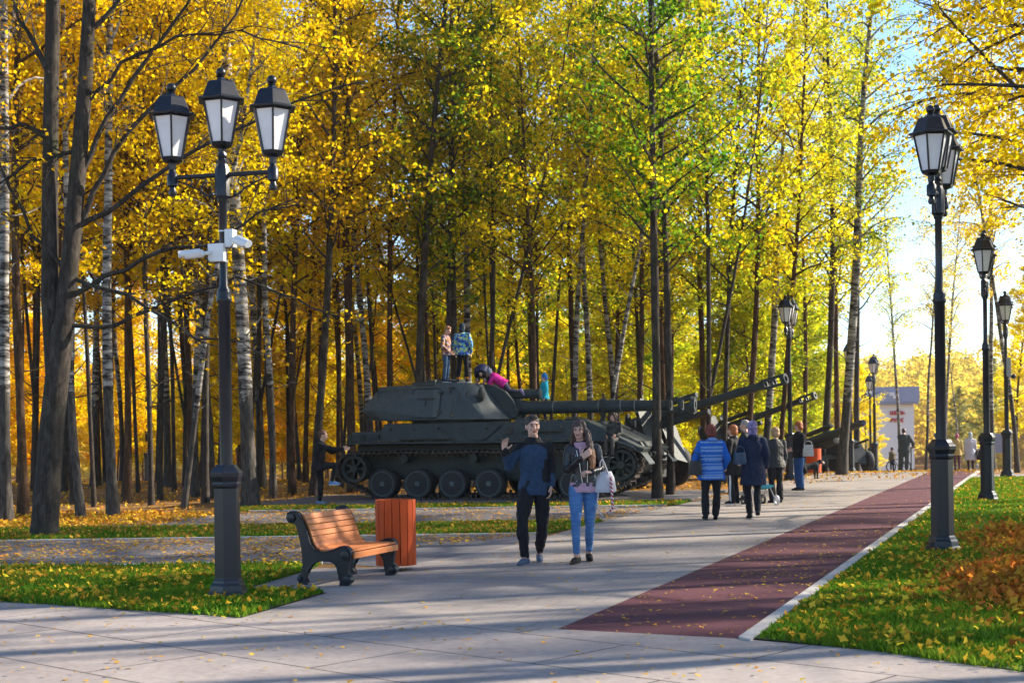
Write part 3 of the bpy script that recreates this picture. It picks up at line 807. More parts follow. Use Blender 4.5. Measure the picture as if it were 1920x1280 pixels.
def lantern(t, x, z, rot=0.0, s=1.0):
    """hexagonal lantern, bottom at z, at arm position x"""
    prof = lambda b, pr, ph=rot: b.lathe((x, 0, z), [(r * s, h * s) for r, h in pr], 6, ph=ph)
    f = MB(); prof(f, [(.0, -.10), (.045, -.10), (.05, -.03), (.12, 0), (.135, .035), (.118, .04), (.0, .04)])
    for k in range(6):
        a = rot + math.pi * k / 3
        p0 = Vector((x + .125 * s * math.cos(a), .125 * s * math.sin(a), z + .03)); p1 = Vector((x + .222 * s * math.cos(a), .222 * s * math.sin(a), z + .50 * s))
        f.tube([p0, p1], .0125 * s, 4)
    for k in range(6):
        a = rot + math.pi * k / 3; a2 = rot + math.pi * (k + 1) / 3
        f.tube([(x + .222 * s * math.cos(a), .222 * s * math.sin(a), z + .49 * s), (x + .222 * s * math.cos(a2), .222 * s * math.sin(a2), z + .49 * s)], .012 * s, 4)
    lt = f.build('lantern', IRON, t, smooth=40)
    g = MB(); prof(g, [(.116, .042), (.21, .485)]); g.build('glass_panes', MILK, lt)
    r = MB(); prof(r, [(.0, .50), (.285, .495), (.29, .515), (.235, .535), (.165, .70), (.15, .715), (.07, .725), (.05, .75), (.035, .775)])
    r.build('roof', IRON, lt, bevel=.004)
    b = MB(); b.ball((x, 0, z + .825 * s), .056 * s, 14, sc=(1, 1, 1.0)); b.lathe((x, 0, z), [(.035 * s, .765 * s), (.045 * s, .775 * s), (.03 * s, .785 * s)], 12); b.build('finial', IRON, lt, smooth=60)
    return lt
def make_lamp(label, group=None):
    t = empty('street_lamp'); tag(t, label, 'street lamp', group)
    p = MB(); p.lathe((0, 0, 0), [(0.233, 0), (0.233, .07), (0.207, .10), (0.198, .16), (0.172, .19), (0.167, .215), (0.150, .235), (0.145, 1.24), (0.158, 1.26), (0.163, 1.29), (0.157, 1.31), (0.185, 1.37), (0.189, 1.42), (0.141, 1.47), (0.119, 1.505), (0.000, 1.505)], 6, ph=math.radians(100))
    p.build('plinth', IRON, t, bevel=.006)
    q = MB(); q.lathe((0, 0, 0), [(.07, 1.49), (.069, 3.30), (.085, 3.32), (.088, 3.36), (.075, 3.38), (.083, 3.41), (.07, 3.45), (.047, 3.50), (.045, 4.42), (.06, 4.44), (.06, 4.47)], 18); q.build('pole', IRON, t, smooth=50)
    h = MB(); h.lathe((0, 0, 0), [(.06, 4.46), (.085, 4.50), (.085, 4.80), (.06, 4.86), (.065, 4.89), (.045, 4.92), (.06, 4.95), (.04, 5.0), (.04, 5.04)], 10); h.build('head_casting', IRON, t, smooth=30)
    for s in (-1, 1):
        a = MB(); a.tube([(s * .06, 0, 4.74), (s * .56, 0, 4.74)], .026, 10)
        a.lathe((s * .61, 0, 0), [(.0, 4.53), (.035, 4.54), (.048, 4.575), (.035, 4.61), (.03, 4.63), (.06, 4.65), (.062, 4.78), (.04, 4.80), (.035, 4.88)], 14)
        for (cx_, cz, rr, a0, a1) in ((.24, 4.66, .065, 0, 5.6), (.17, 4.58, .10, 1.2, -2.2), (.40, 4.67, .045, -.5, 4.6)):
            pts = [(s * (cx_ + rr * (1 - .45 * i / 14) * math.cos(a0 + (a1 - a0) * i / 14)), 0, cz + rr * (1 - .45 * i / 14) * math.sin(a0 + (a1 - a0) * i / 14)) for i in range(15)]
            a.tube(pts, .009, 6)
        a.tube([(s * .07, 0, 4.48), (s * .16, 0, 4.50), (s * .27, 0, 4.58), (s * .40, 0, 4.64), (s * .55, 0, 4.70)], .010, 6)
        a.build('arm', IRON, t, smooth=50)
        lantern(t, s * .61, 4.93, rot=math.radians(55))
    lantern(t, 0, 5.06, rot=math.radians(55))
    return t
LG = 'three-headed street lamps along the walk'
lamp0 = make_lamp('triple-headed black lamp on the near lawn carrying two white security cameras', LG)
p = GX(428, 14.9); lamp0.location = p; lamp0.rotation_euler = (0, 0, math.radians(-14)); lamp0.scale = (.925,) * 3
def lamp(px, Y, rz, label, sc=1.0, lean=0):
    t = copy_tree(lamp0); t.location = GX(px, Y); t.rotation_euler = (0, math.radians(lean), math.radians(rz)); t.scale = (sc,) * 3; t['label'] = label; return t
for args in [(1768, 19.1, 62, 'tallest-looking lamp, standing in the grass just right of the red lane'),
             (1852, 31.5, 66, 'second lamp of the lawn row, directly behind the nearest one there'),
             (1889, 46.0, 68, 'third lamp of the lawn row, with grey boxes strapped to its pole'),
             (1483, 45.5, 66, 'lamp right behind the redhead in blue jeans beside the walk'),
             (1596, 64.5, 68, 'lamp next to the thick rough trunk at the far edge of the walk'),
             (1641, 72.0, 68, 'largest of the three clustered lamps before the white building'),
             (1633, 86.0, 68, 'middle lamp of the tight cluster before the white building'),
             (1624, 98.0, 68, 'smallest lamp of the tight cluster before the white building'),
             (1551, 108.0, 10, 'far lamp showing all three heads between the slim trunks left of the cluster'),
             (450, 62.0, 30, 'distant lamp half hidden in the forest behind the camera-bearing lamp'),
             (276, 70.0, 10, 'small distant lamp deep in the forest right of the forked tree')]:
    lamp(args[0], args[1], args[2] + (4 if 60 < args[2] < 69 else 0), args[3])
# security cameras and their straps on the first lamp
def cctv(t, z, side, turn, tilt):
    e = MB(); e.box((side * .105, -.03, z), (.10, .12, .20)) if side > 0 else e.box((-.03, -.10, z), (.19, .08, .20))
    bx = e.build('security_camera', WHITEP, t, bevel=.008)
    b = MB(); d = Vector(turn).normalized(); o = Vector((side * .13, -.08, z)) if side > 0 else Vector((-.08, -.14, z))
    b.tube([o, o + d * .12], .022, 8)
    b.tube([o + d * .08, o + d * .10, o + d * .27, o + d * .30], [.034, .044, .044, .038], 14)
    b.build('camera_housing', WHITEP, bx, smooth=40, bevel=0)
    h = MB(); h.tube([o + d * .12 + Vector((0, 0, .02)), o + d * .36 + Vector((0, 0, .02))], [(.050, .040)] * 2, 10); h.build('sun_hood', WHITEP, bx, smooth=40)
    l = MB(); l.tube([o + d * .301, o + d * .304], .032, 14); l.build('lens', DARKG, bx)
    s = MB()
    for dz in (-.09, .09): s.lathe((0, 0, z + dz), [(.0475, -.008), (.0505, -.008), (.0505, .008), (.0475, .008)], 16)
    s.build('strap', STEEL, bx)
    c = MB(); c.tube([o + d * .1, o + Vector((0, -.02, -.12)), Vector((0, -.06, z - .1))], .006, 5); c.build('cable', DARKG, bx)
cctv(lamp0, 4.02, 1, (.75, -.45, -.32), 0)
cctv(lamp0, 3.86, -1, (-.85, -.5, -.14), 0)
t3 = [o for o in COL.objects if o.get('label', '').startswith('third lamp')][0]
for (dx, z, w, h) in ((-.13, 3.5, .16, .6), (.15, 3.45, .2, .55)):
    e = MB(); e.box((dx, -.08, z), (w, .14, h)); e.build('equipment_box', simple('grey_box', (.35, .36, .40), .5, var=.08), t3, bevel=.008)
e = MB(); e.ball((-.16, -.22, 3.2), .08, 12); e.build('dome_camera', DARKG, t3, smooth=60)

# bench
WOOD = None
def mat_wood(name, lo, hi, sc=(1, 1, 1), rough=.45):
    t = NT(name); v = t.coord('Object', scale=sc); n = t.noise(v, 30, 5, .7); n2 = t.noise(t.coord('Object'), 2.5, 3)
    c = t.ramp(n, [(.3, lo), (.7, hi)]); c = t.mix(t.ramp(n2, [(.4, (0, 0, 0)), (.7, (.35, .35, .35))]), c, tuple(x * .6 for x in lo))
    t.base(c, rough, 0, .5); t.bump(n, .2, .004); return t.m
BW = mat_wood('bench_varnish', (.52, .155, .042), (.74, .26, .075), (1, .06, 1))
def make_bench():
    A = G(648, 1099); B = G(733, 1079.0); L = (B - A).length; d = (B - A).normalized()
    t = empty('park_bench', A, math.atan2(-d.x, d.y)); tag(t, 'varnished slatted bench with black scrolled iron ends beside the litter bin', 'bench')
    # local: y along the length, x = depth (front +x), origin under near front foot
    raw = [(785, 1105), (865, 1105), (860, 1078), (846, 1050), (850, 1015), (865, 985), (885, 955), (910, 930), (955, 914), (1040, 915), (1075, 930), (1095, 960), (1108, 1015), (1115, 1060), (1108, 1105), (1195, 1105), (1192, 1085), (1205, 1055), (1203, 1020), (1180, 1000), (1184, 950), (1195, 900), (1206, 870), (1200, 832), (1172, 808), (1125, 806), (1070, 830), (1010, 850), (955, 852), (915, 832), (885, 790), (862, 720), (838, 650), (812, 590), (782, 555), (740, 545), (702, 560), (690, 592), (706, 628), (738, 636), (765, 640), (785, 700), (803, 780), (815, 860), (820, 950), (808, 1010), (780, 1032), (774, 1055), (788, 1078)]
    def uw(q): return ((q[0] - 1152) / 640.0, (1105 - q[1]) / 676.0)
    poly = [uw(q) for q in raw]
    for y in (0.0, L):
        f = MB(); f.prism(poly, y - .03, y + .03, lambda u, w, dd: (u, dd, w))
        for (cx_, cz, r) in ((735, 592, .052), (1163, 872, .058), (1180, 1052, .045), (800, 1052, .028)):
            u, w = uw((cx_, cz)); f.lathe((u, y, w), [(r * .3, -.055), (r, -.05), (r * 1.05, -.03), (r * 1.05, .03), (r, .05), (r * .3, .055)], 16, axis='Y')
        # raised rim
        for seg in (poly[21:37], poly[4:14]):
            f.tube([(u, y - .034, w) for u, w in seg], .009, 5); f.tube([(u, y + .034, w) for u, w in seg], .009, 5)
        f.build('side_frame', IRON, t, bevel=.004)
    top = [uw(q) for q in ((800, 572), (838, 650), (862, 720), (885, 790), (915, 832), (955, 852), (1010, 850), (1070, 848), (1130, 846), (1205, 850))]
    # slats follow the curve
    def samp(s):
        ds = [0]
        for a, b in zip(top, top[1:]): ds.append(ds[-1] + math.hypot(b[0] - a[0], b[1] - a[1]))
        s *= ds[-1]
        for i in range(len(top) - 1):
            if ds[i + 1] >= s: break
        f = (s - ds[i]) / (ds[i + 1] - ds[i]); a, b = top[i], top[i + 1]
        return (a[0] + (b[0] - a[0]) * f, a[1] + (b[1] - a[1]) * f, math.atan2(b[1] - a[1], b[0] - a[0]))
    N = 13
    bk, st = MB(), MB()
    for i in range(N):
        u, w, an = samp((i + .5) / N); m = bk if i < 7 else st
        nx, nz = -math.sin(an), math.cos(an)
        m.box((u + nx * .018, L / 2, w + nz * .018), (.062, L - .04, .024), ry=-an)
    u, w = uw((1205, 860)); st.box((u + .012, L / 2, w - .02), (.024, L - .04, .07))
    bk.build('backrest', BW, t, bevel=.005); st.build('seat', BW, t, bevel=.005)
    r = MB(); r.tube([(-.1, 0, .30), (-.1, L, .30)], .012, 8); r.build('tie_rod', IRON, t, smooth=40)
make_bench()
RW = mat_wood('bin_stain', (.52, .055, .003), (.70, .10, .005), (1, 1, .06), .8)
def make_bin(p, s, label):
    t = empty('litter_bin', p); tag(t, label, 'litter bin', 'wooden slatted litter bins beside the walk'); t.scale = (s,) * 3
    b = MB(); n = 16
    for k in range(n):
        a = 2 * math.pi * k / n + .1
        b.box((.235 * math.cos(a), .235 * math.sin(a), .475), (.024, .087, .80), rz=a)
    b.build('slatted_wall', RW, t, bevel=.004)
    i = MB(); i.lathe((0, 0, 0), [(.0, .09), (.205, .09), (.205, .83), (.195, .83), (.195, .12), (.0, .12)], 20); i.build('liner', simple('liner_metal', (.06, .06, .065), .5), t, smooth=40)
    for z in (.20, .74):
        r = MB(); r.lathe((0, 0, z), [(.208, -.02), (.222, -.02), (.222, .02), (.208, .02)], 20); r.build('hoop', IRON, t)
    f = MB(); f.tube([(0, 0, 0), (0, 0, .1)], .03, 10); f.lathe((0, 0, 0), [(.11, 0), (.11, .012), (.03, .02)], 16); f.build('foot', IRON, t, smooth=30)
make_bin(GX(743, 17.7), 1.0, 'red-brown slatted bin standing next to the bench')
make_bin(GX(1526, 51.0), 1.05, 'sunlit orange slatted bin beside the far gun and the redhead')

# ---------------------------------------------------------------- armoured gun
def mat_army(name, lo, hi, dust=(.085, .083, .062)):
    t = NT(name); v = t.coord('Object'); n = t.noise(v, 2.2, 6, .7); n2 = t.noise(v, 35, 4, .8); n3 = t.noise(t.coord('Object', scale=(3, 3, .5)), 3, 5, .7)
    c = t.ramp(n, [(.3, lo), (.7, hi)]); c = t.mix(t.ramp(n3, [(.5, (0, 0, 0)), (.78, (.5, .5, .5))]), c, dust)
    c = t.mix(.12, c, t.ramp(n2, [(.3, (0, 0, 0)), (.7, (.3, .3, .28))]))
    t.base(c, 0.6, 0, .3); t.bump(n2, .15, .004); return t.m
ARM = mat_army('army_green', (.012, .022, .026), (.024, .038, .041)); ARMD = mat_army('army_green_dark', (.010, .014, .013), (.02, .027, .024), (.06, .052, .038))
WHL = mat_army('wheel_green', (.050, .072, .076), (.085, .112, .115))
RUB = simple('tyre_rubber', (.018, .018, .019), .8, var=.3, scale=20); TRK = mat_army('track_steel', (.02, .014, .011), (.06, .038, .026), (.14, .09, .05))
TS = 74.0
def make_spg():
    ps = math.radians(18)
    base = GX(915, 34.5) + Vector((math.sin(ps), math.cos(ps), 0)) * 1.5; base.z = .05
    t = empty('self_propelled_gun', base, -ps); tag(t, 'dark green tracked self-propelled gun with its long barrel level, children climbing on it', 'armoured vehicle')
    def part(m, name, mat=ARM, par=None, **k): return m.build(name, mat, par or t, **k)
    # hull
    h = MB(); lo = [(-3.62, .95), (-3.35, .48), (3.0, .42), (3.45, .62), (3.72, .85), (3.80, 1.12), (3.65, 1.36), (-3.6, 1.36)]
    h.prism(lo, -1.05, 1.05, lambda u, w, d: (u, d, w))
    hull = part(h, 'hull', ARMD, bevel=.05)
    u_ = MB(); up = [(-3.6, 1.38), (-3.55, 1.66), (-2.78, 1.68), (-2.70, 1.86), (2.45, 1.86), (3.72, 1.24), (3.86, 1.20), (3.80, 1.12), (3.5, 1.16), (2.9, 1.38)]
    for sgn in (0,):
        n = len(up); vs = []
        for (u, w) in up: vs.append((u, -1.56 + max(0, (w - 1.38)) * .35, w))
        for (u, w) in up: vs.append((u, 1.56 - max(0, (w - 1.38)) * .35, w))
        fs = [tuple(range(n)), tuple(range(2 * n - 1, n - 1, -1))] + [(k, k + n, (k + 1) % n + n, (k + 1) % n) for k in range(n)]
        u_.add(vs, fs)
    part(u_, 'superstructure', ARM, bevel=.025)
    # chevron brace panel and plates on the side
    b = MB()
    for (x0, z0, x1, z1) in ((-1.35, 1.84, -.75, 1.43), (.1, 1.84, -.35, 1.43)):
        b.add([(x0, -1.425, z0), (x0 + .35 * (1 if x0 > -1 else -1) * 0 + .3, -1.425, z0), (x1 + .3, -1.59, z1), (x1, -1.59, z1)], [(0, 1, 2, 3)])
    part(b, 'side_panel', ARM, recalc=False)
    c = MB()
    for x in (-3.3, -2.95): 
        for k in range(4): c.box((x - .28, -1.56, 1.43 + k * .055), (.14, .06, .03))
    for x in np.arange(-2.5, 2.4, .62): c.lathe((float(x), -1.52, 1.72), [(.03, -.03), (.03, .02)], 8, axis='Y')
    c.tube([(-2.2, -1.6, 1.47), (-.9, -1.6, 1.47)], .03, 6); c.tube([(.9, -1.55, 1.62), (1.9, -1.55, 1.62)], .035, 6); c.box((.55, -1.56, 1.64), (.16, .1, .12)); c.box((-2.9, -1.56, 1.56), (.25, .08, .1))
    part(c, 'side_fittings', ARMD, smooth=40)
    for s in (-1, 1):
        f = MB(); y0, y1 = s * 1.03, s * 1.62
        top = [(-3.66, 1.36), (-3.60, 1.40), (2.75, 1.40), (3.2, 1.38), (3.55, 1.27), (3.82, 1.08), (3.98, .86)]
        vs = []; n = len(top)
        for yy in (y0, y1):
            vs += [(x, yy, z) for x, z in top] + [(x - .012 * 0, yy, z - .035) for x, z in top]
        fs = []
        for k in range(n - 1):
            fs += [(k, k + 1, 2 * n + k + 1, 2 * n + k), (n + k, 2 * n + n + k, 2 * n + n + k + 1, n + k + 1), (k, n + k, n + k + 1, k + 1), (2 * n + k, 2 * n + k + 1, 3 * n + k + 1, 3 * n + k)]
        fs += [(0, 2 * n, 3 * n, n), (n - 1, 2 * n - 1, 4 * n - 1, 3 * n - 1)]
        f.add(vs, fs); part(f, 'fender', ARM, bevel=.008)
        # wheels
        for wx in (-2.73, -1.81, -.905, .03, 1.13, 2.12):
            w = MB(); yc = s * 1.33
            w.lathe((wx, yc, .39), [(.30, -.20), (.36, -.19), (.37, -.15), (.37, -.03), (.33, -.02), (.33, .02), (.37, .03), (.37, .15), (.36, .19), (.30, .20)], 28, axis='Y')
            ro = w.build('road_wheel', RUB, t, smooth=40)
            r = MB(); r.cur = 1; r.lathe((wx, yc, .39), [(.0, -.08), (.245, -.08), (.245, .08), (.0, .08)], 28, axis='Y'); r.cur = 0  # dark disc paints in the shade of the recesses between spokes
            r.lathe((wx, yc, .39), [(.240, -.19), (.302, -.205), (.302, .205), (.240, .19), (.235, .06), (.235, -.06), (.240, -.19)], 28, axis='Y')
            r.lathe((wx, yc, .39), [(.0, -.17), (.085, -.17), (.115, -.13), (.115, .13), (.085, .17), (.0, .17)], 18, axis='Y')
            for k in range(6):
                a = k * math.pi / 3 + wx * 1.7; r.box((wx + .17 * math.cos(a), yc + s * .10, .39 + .17 * math.sin(a)), (.16, .11, .085), ry=-a)
            r.lathe((wx, yc + s * .16, .39), [(.085, -.04), (.08, .03), (.05, .05), (.0, .05)] if s > 0 else [(.0, -.05), (.05, -.05), (.08, -.03), (.085, .04)], 14, axis='Y')
            r.build('wheel_disc', [WHL, DARKG], ro, smooth=35)
        for (nm, wx, wz, rr, sp) in (('idler_wheel', -3.50, .76, .34, 7), ('drive_sprocket', 3.28, .82, .36, 9)):
            w = MB(); yc = s * 1.33
            w.lathe((wx, yc, wz), [(rr - .08, -.16), (rr, -.16), (rr, -.08), (rr - .06, -.06), (rr - .06, .06), (rr, .08), (rr, .16), (rr - .08, .16), (rr - .08, -.16)], 26, axis='Y')
            for k in range(sp):
                a = 2 * math.pi * k / sp; w.box((wx + rr * .5 * math.cos(a), yc, wz + rr * .5 * math.sin(a)), (rr * .95, .2, .06), ry=-a)
            w.lathe((wx, yc, wz), [(.0, -.19), (.09, -.19), (.11, -.14), (.11, .14), (.09, .19), (.0, .19)], 14, axis='Y')
            w.build(nm, ARMD, t, smooth=40)
        for wx in (-2.2, -.4, 1.0, 2.4):
            w = MB(); w.lathe((wx, s * 1.28, 1.0), [(.0, -.14), (.11, -.14), (.12, .0), (.11, .14), (.0, .14)], 14, axis='Y'); w.build('return_roller', ARMD, t, smooth=40)
        # track: links along the loop
        loop = []
        def arc(cx_, cz, r, a0, a1, n):
            for i in range(n + 1):
                a = math.radians(a0 + (a1 - a0) * i / n); loop.append((cx_ + r * math.cos(a), cz + r * math.sin(a)))
        arc(-3.50, .76, .39, 250, 95, 12)
        for i in range(1, 24): x = -3.5 + 6.75 * i / 24; loop.append((x, 1.16 - .022 * abs(math.sin((x + 2.2) * 1.75))))
        arc(3.28, .82, .42, 85, -62, 12)
        loop += [(2.45, .03), (-2.85, .03)]
        loop.append(loop[0])
        ds = [0]
        for a, b_ in zip(loop, loop[1:]): ds.append(ds[-1] + math.hypot(b_[0] - a[0], b_[1] - a[1]))
        N = 116; tk = MB()
        for k in range(N):
            q = ds[-1] * k / N
            for i in range(len(loop) - 1):
                if ds[i + 1] >= q: break
            f_ = (q - ds[i]) / max(1e-6, ds[i + 1] - ds[i]); a, b_ = loop[i], loop[i + 1]
            x = a[0] + (b_[0] - a[0]) * f_; z = a[1] + (b_[1] - a[1]) * f_; an = math.atan2(b_[1] - a[1], b_[0] - a[0])
            nx, nz = math.sin(an), -math.cos(an)
            if k >= 0: nx, nz = -math.sin(an), math.cos(an)
            tk.box((x, s * 1.33, z), (.118, .50, .035), ry=-an)
            tk.box((x + nx * .025, s * 1.33, z + nz * .025), (.04, .52, .045), ry=-an)
            tk.box((x - nx * .05, s * 1.33, z - nz * .05), (.05, .06, .09), ry=-an)
        tk.build('track', TRK, t)
    # turret
    def hull_mesh(pts, name, mat, par, bev):
        bm = bmesh.new(); [bm.verts.new(p) for p in pts]
        r = bmesh.ops.convex_hull(bm, input=list(bm.verts))
        bmesh.ops.delete(bm, geom=[g for g in r['geom_interior'] if isinstance(g, bmesh.types.BMVert)], context='VERTS')
        bmesh.ops.dissolve_limit(bm, angle_limit=math.radians(1.5), verts=bm.verts, edges=bm.edges)
        if bev: bmesh.ops.bevel(bm, geom=[e for e in bm.edges if e.calc_face_angle(0) > .25], offset=bev, segments=3, affect='EDGES', profile=.5, clamp_overlap=True)
        me = bpy.data.meshes.new(name); bm.to_mesh(me); bm.free(); me.materials.append(mat)
        me.polygons.foreach_set('use_smooth', [True] * len(me.polygons)); me.set_sharp_from_angle(angle=math.radians(32))
        return link(bpy.data.objects.new(name, me), par)
    T = []
    for sg in (-1, 1):
        T += [(-3.2, sg * .95, 1.95), (-2.75, sg * 1.45, 1.93), (-.9, sg * 1.45, 1.93), (-.15, sg * 1.15, 1.93), (.25, sg * .55, 1.93)]
        T += [(-3.55, sg * .85, 2.2), (-3.42, sg * 1.10, 2.2), (-2.95, sg * 1.49, 2.2)]
        T += [(-3.05, sg * .75, 2.76), (-2.9, sg * 1.12, 2.78), (-1.0, sg * 1.18, 2.84), (-.72, sg * .95, 2.84), (-.48, sg * .5, 2.82)]
    tur = hull_mesh(T, 'turret', mat_army('turret_green', (.030, .046, .056), (.052, .072, .082), (.11, .118, .10)), t, .022)
    rg = MB(); rg.lathe((-1.2, 0, 0), [(1.22, 1.84), (1.22, 1.95)], 36); rg.build('turret_ring', ARMD, tur, smooth=40)
    def side(x, z, off=.0): return Vector((x, -1.45 + (z - 1.93) * .30 - off, z))
    ht = MB(); a = [side(-1.98, 2.66, .03), side(-1.90, 2.70, .03), side(-1.32, 2.70, .03), side(-1.25, 2.64, .03), side(-1.25, 2.05, .03), side(-1.32, 1.99, .03), side(-1.92, 1.99, .03), side(-1.98, 2.05, .03)]
    b2 = [p + Vector((0, .05, 0)) for p in a]; n = 8
    ht.add(a + b2, [tuple(range(n)), tuple(range(2 * n - 1, n - 1, -1))] + [(k, k + n, (k + 1) % n + n, (k + 1) % n) for k in range(n)])
    hatch = ht.build('side_hatch', WHL, tur, bevel=.01)
    rim = MB(); rim.tube([q + Vector((0, -.004, 0)) for q in a] + [a[0] + Vector((0, -.004, 0))], .016, 6, False); rim.build('hatch_rim_shade', DARKG, hatch)  # dark frame paints in the shaded groove round the hatch
    wl_ = MB()
    for xx in (-2.35, -.98): wl_.tube([side(xx, 1.97, .004), side(xx, 2.72, .004)], .012, 5)
    wl_.tube([side(-2.9, 2.70, .006), side(-1.0, 2.74, .006)], .010, 5); wl_.build('weld_seam', WHL, tur)
    ft = MB(); ft.tube([side(-1.85, 2.45, .05), side(-1.40, 2.45, .05)], .018, 6); ft.tube([side(-1.62, 2.45, .05), side(-1.62, 2.28, .05)], .018, 6)
    for z in (2.6, 2.12): ft.box(side(-1.24, z, .06), (.10, .06, .06))
    ft.tube([side(-1.9, 2.79, .02), side(-1.85, 2.79, .07), side(-1.5, 2.79, .07), side(-1.45, 2.79, .02)], .014, 6)
    ft.build('hatch_handle', ARMD, hatch, smooth=40)
    g = MB()
    for (x, z) in ((-2.9, 2.62), (-1.0, 2.6), (-.75, 2.45), (-.9, 2.02), (-.55, 2.5)): g.tube([side(x, z, .0), side(x, z, .10), side(x + .02, z + .12, .10)], .022, 6)
    g.box(side(-.98, 2.70, .0), (.14, .06, .05)); g.ball((-.32, -.95, 2.55), .12, 12, sc=(.7, 1, 1.5))
    g.build('lifting_hook', ARMD, tur, smooth=50)
    cu = MB(); cu.lathe((-1.55, .15, 2.80), [(.52, .0), (.50, .10), (.44, .13), (.42, .16), (.0, .17)], 24); cu.box((-1.85, -.25, 2.88), (.22, .25, .14)); cu.box((-2.2, .2, 2.86), (.6, .5, .1)); cu.build('cupola', ARM, tur, smooth=35, bevel=.01)
    mk = MB(); pr = [(-.55, 2.84), (-.18, 2.78), (.12, 2.62), (.32, 2.38), (.42, 2.12), (.40, 1.97), (-.2, 1.92)]
    for yy in ((-.42, -.30), (.30, .42)): mk.prism(pr, yy[0], yy[1], lambda u, w, d: (u, d, w))
    mk.prism([(u - .14, w - .03) for u, w in pr], -.30, .30, lambda u, w, d: (u, d, w))
    mk.build('mantlet', ARM, tur, bevel=.02)
    # gun
    z0 = 2.21
    b = MB(); b.lathe((0, 0, 0), [(.24, .0), (.24, .25), (.19, .28), (.165, .5), (.165, 1.05), (.158, 1.07), (.155, 2.2), (.162, 2.22), (.162, 2.75), (.15, 2.78), (.125, 3.9), (.12, 4.0)], 24, axis='X')
    b.v = [(x + .1, y, z + z0) for x, y, z in b.v]
    bar = b.build('gun_barrel', ARM, tur, smooth=35)
    for x in (1.15, 2.3, 2.85, 3.2): 
        r = MB(); r.lathe((x + .1, 0, z0), [(.168, -.012), (.168, .012)], 20, axis='X'); r.build('barrel_band', simple('band_steel', (.16, .17, .14), .4, .3), bar)
    m = MB(); x = 4.05
    def ring(x0, x1, r0, r1, ri=.085):
        m.lathe((x, 0, z0), [(ri, x0), (r0, x0), (r1, x1), (ri, x1), (ri, x0)], 24, axis='X')
    ring(0, .12, .13, .19); ring(.32, .40, .19, .19); ring(.62, .72, .20, .185)
    for (sz) in (1, -1):
        for a in np.linspace(-.5, .5, 5):
            m.box((x + .36, .165 * math.sin(a) , z0 + sz * .165 * math.cos(a)), (.60, .06, .035))
    m.build('muzzle_brake', ARM, bar, smooth=30)
    bo = MB(); bo.lathe((0, 0, z0), [(.0, 4.102), (.095, 4.102), (.095, 4.106), (.0, 4.11)], 16, axis='X'); bo.build('bore_shade', DARKG, bar)  # dark disc painted over the barrel end for the shade inside
    rc = MB(); rc.tube([(.1, .05, 2.56), (.85, .05, 2.555)], .115, 18); rc.lathe((.85, .05, 2.555), [(.125, -.03), (.125, .03), (.10, .05)], 18, axis='X'); rc.build('recoil_cylinder', ARM, tur, smooth=40)
    lk = MB(); lk.tube([(2.45, -.1, 1.75), (2.5, -.12, 2.0), (2.5, -.19, 2.38)], .035, 8); lk.tube([(2.45, .1, 1.75), (2.5, .12, 2.0), (2.5, .19, 2.38)], .035, 8); lk.lathe((2.5, 0, z0), [(.163, -.05), (.20, -.05), (.20, .05), (.163, .05), (.163, -.05)], 20, axis='X'); lk.tube([(2.5, 0, 2.40), (2.5, 0, 2.52)], .03, 8)
    lk.build('travel_lock', ARMD, t, smooth=40)
    # nose: headlamps, hooks, hatches, leaves caught on it
    for s in (-1, 1):
        hl = MB(); hl.lathe((3.0, s * 1.0, 1.78), [(.0, -.10), (.08, -.09), (.105, .02), (.10, .06), (.0, .06)], 16, axis='X'); hl.tube([(2.98, s * 1.0, 1.50), (2.98, s * 1.0, 1.72)], .025, 6)
        for k in (-1, 1): hl.tube([(2.95, s * 1.0 + k * .14, 1.5), (3.02, s * 1.0 + k * .14, 1.85), (3.12, s * 1.0 + k * .10, 1.9)], .012, 5)
        hl.build('headlamp', ARMD, t, smooth=40)
        hk = MB(); hk.tube([(3.72, s * .75, .95), (3.9, s * .75, .98), (3.93, s * .75, 1.08), (3.84, s * .75, 1.12)], .03, 8); hk.build('tow_hook', ARMD, t, smooth=50)
    hp = MB(); hp.lathe((2.0, -.7, 1.86), [(.30, .0), (.30, .05), (.26, .07), (.0, .075)], 22); hp.tube([(1.8, -.95, 1.95), (2.2, -.95, 1.95)], .012, 5); hp.build('driver_hatch', ARM, t, smooth=35)
    dk = MB(); dk.box((1.2, .3, 1.88), (.9, 1.6, .05)); dk.box((.8, -1.1, 1.90), (.35, .25, .09))
    dk.tube([(1.3, -1.3, 1.87), (1.3, -1.3, 1.95), (1.6, -1.3, 1.95), (1.6, -1.3, 1.87)], .014, 5)
    dk.build('engine_cover', ARM, t, bevel=.01)
    return t, base, ps
SPG, SPG_B, SPG_PS = make_spg()
def spg_w(x, y, z):          # a point in the vehicle's own frame, in world axes
    c, s = math.cos(-SPG_PS), math.sin(-SPG_PS)
    return Vector((SPG_B.x + x * c - y * s, SPG_B.y + x * s + y * c, SPG_B.z + z))
# dead leaves lying on the vehicle ledge
n = 420; lx = rng.uniform(-3.5, 2.6, n); C = np.array([tuple(spg_w(a, -1.58 + rng.uniform(0, .12), 1.425 + rng.uniform(0, .02))) for a in lx])
C2 = np.array([tuple(spg_w(a, rng.uniform(-1.0, 1.3), 1.88 + rng.uniform(0, .02))) for a in rng.uniform(-.1, 2.4, 160)])
V, Fa = leaf_quads(np.concatenate([C, C2]), rng.uniform(.04, .08, n + 160), .8, 8)
o = link(bpy.data.objects.new('fallen_leaves_on_vehicle', np_mesh('fallen_leaves_on_vehicle', V, Fa, MATS['fallen']))); o.color = (.55, .3, .06, -.6); o['kind'] = 'stuff'

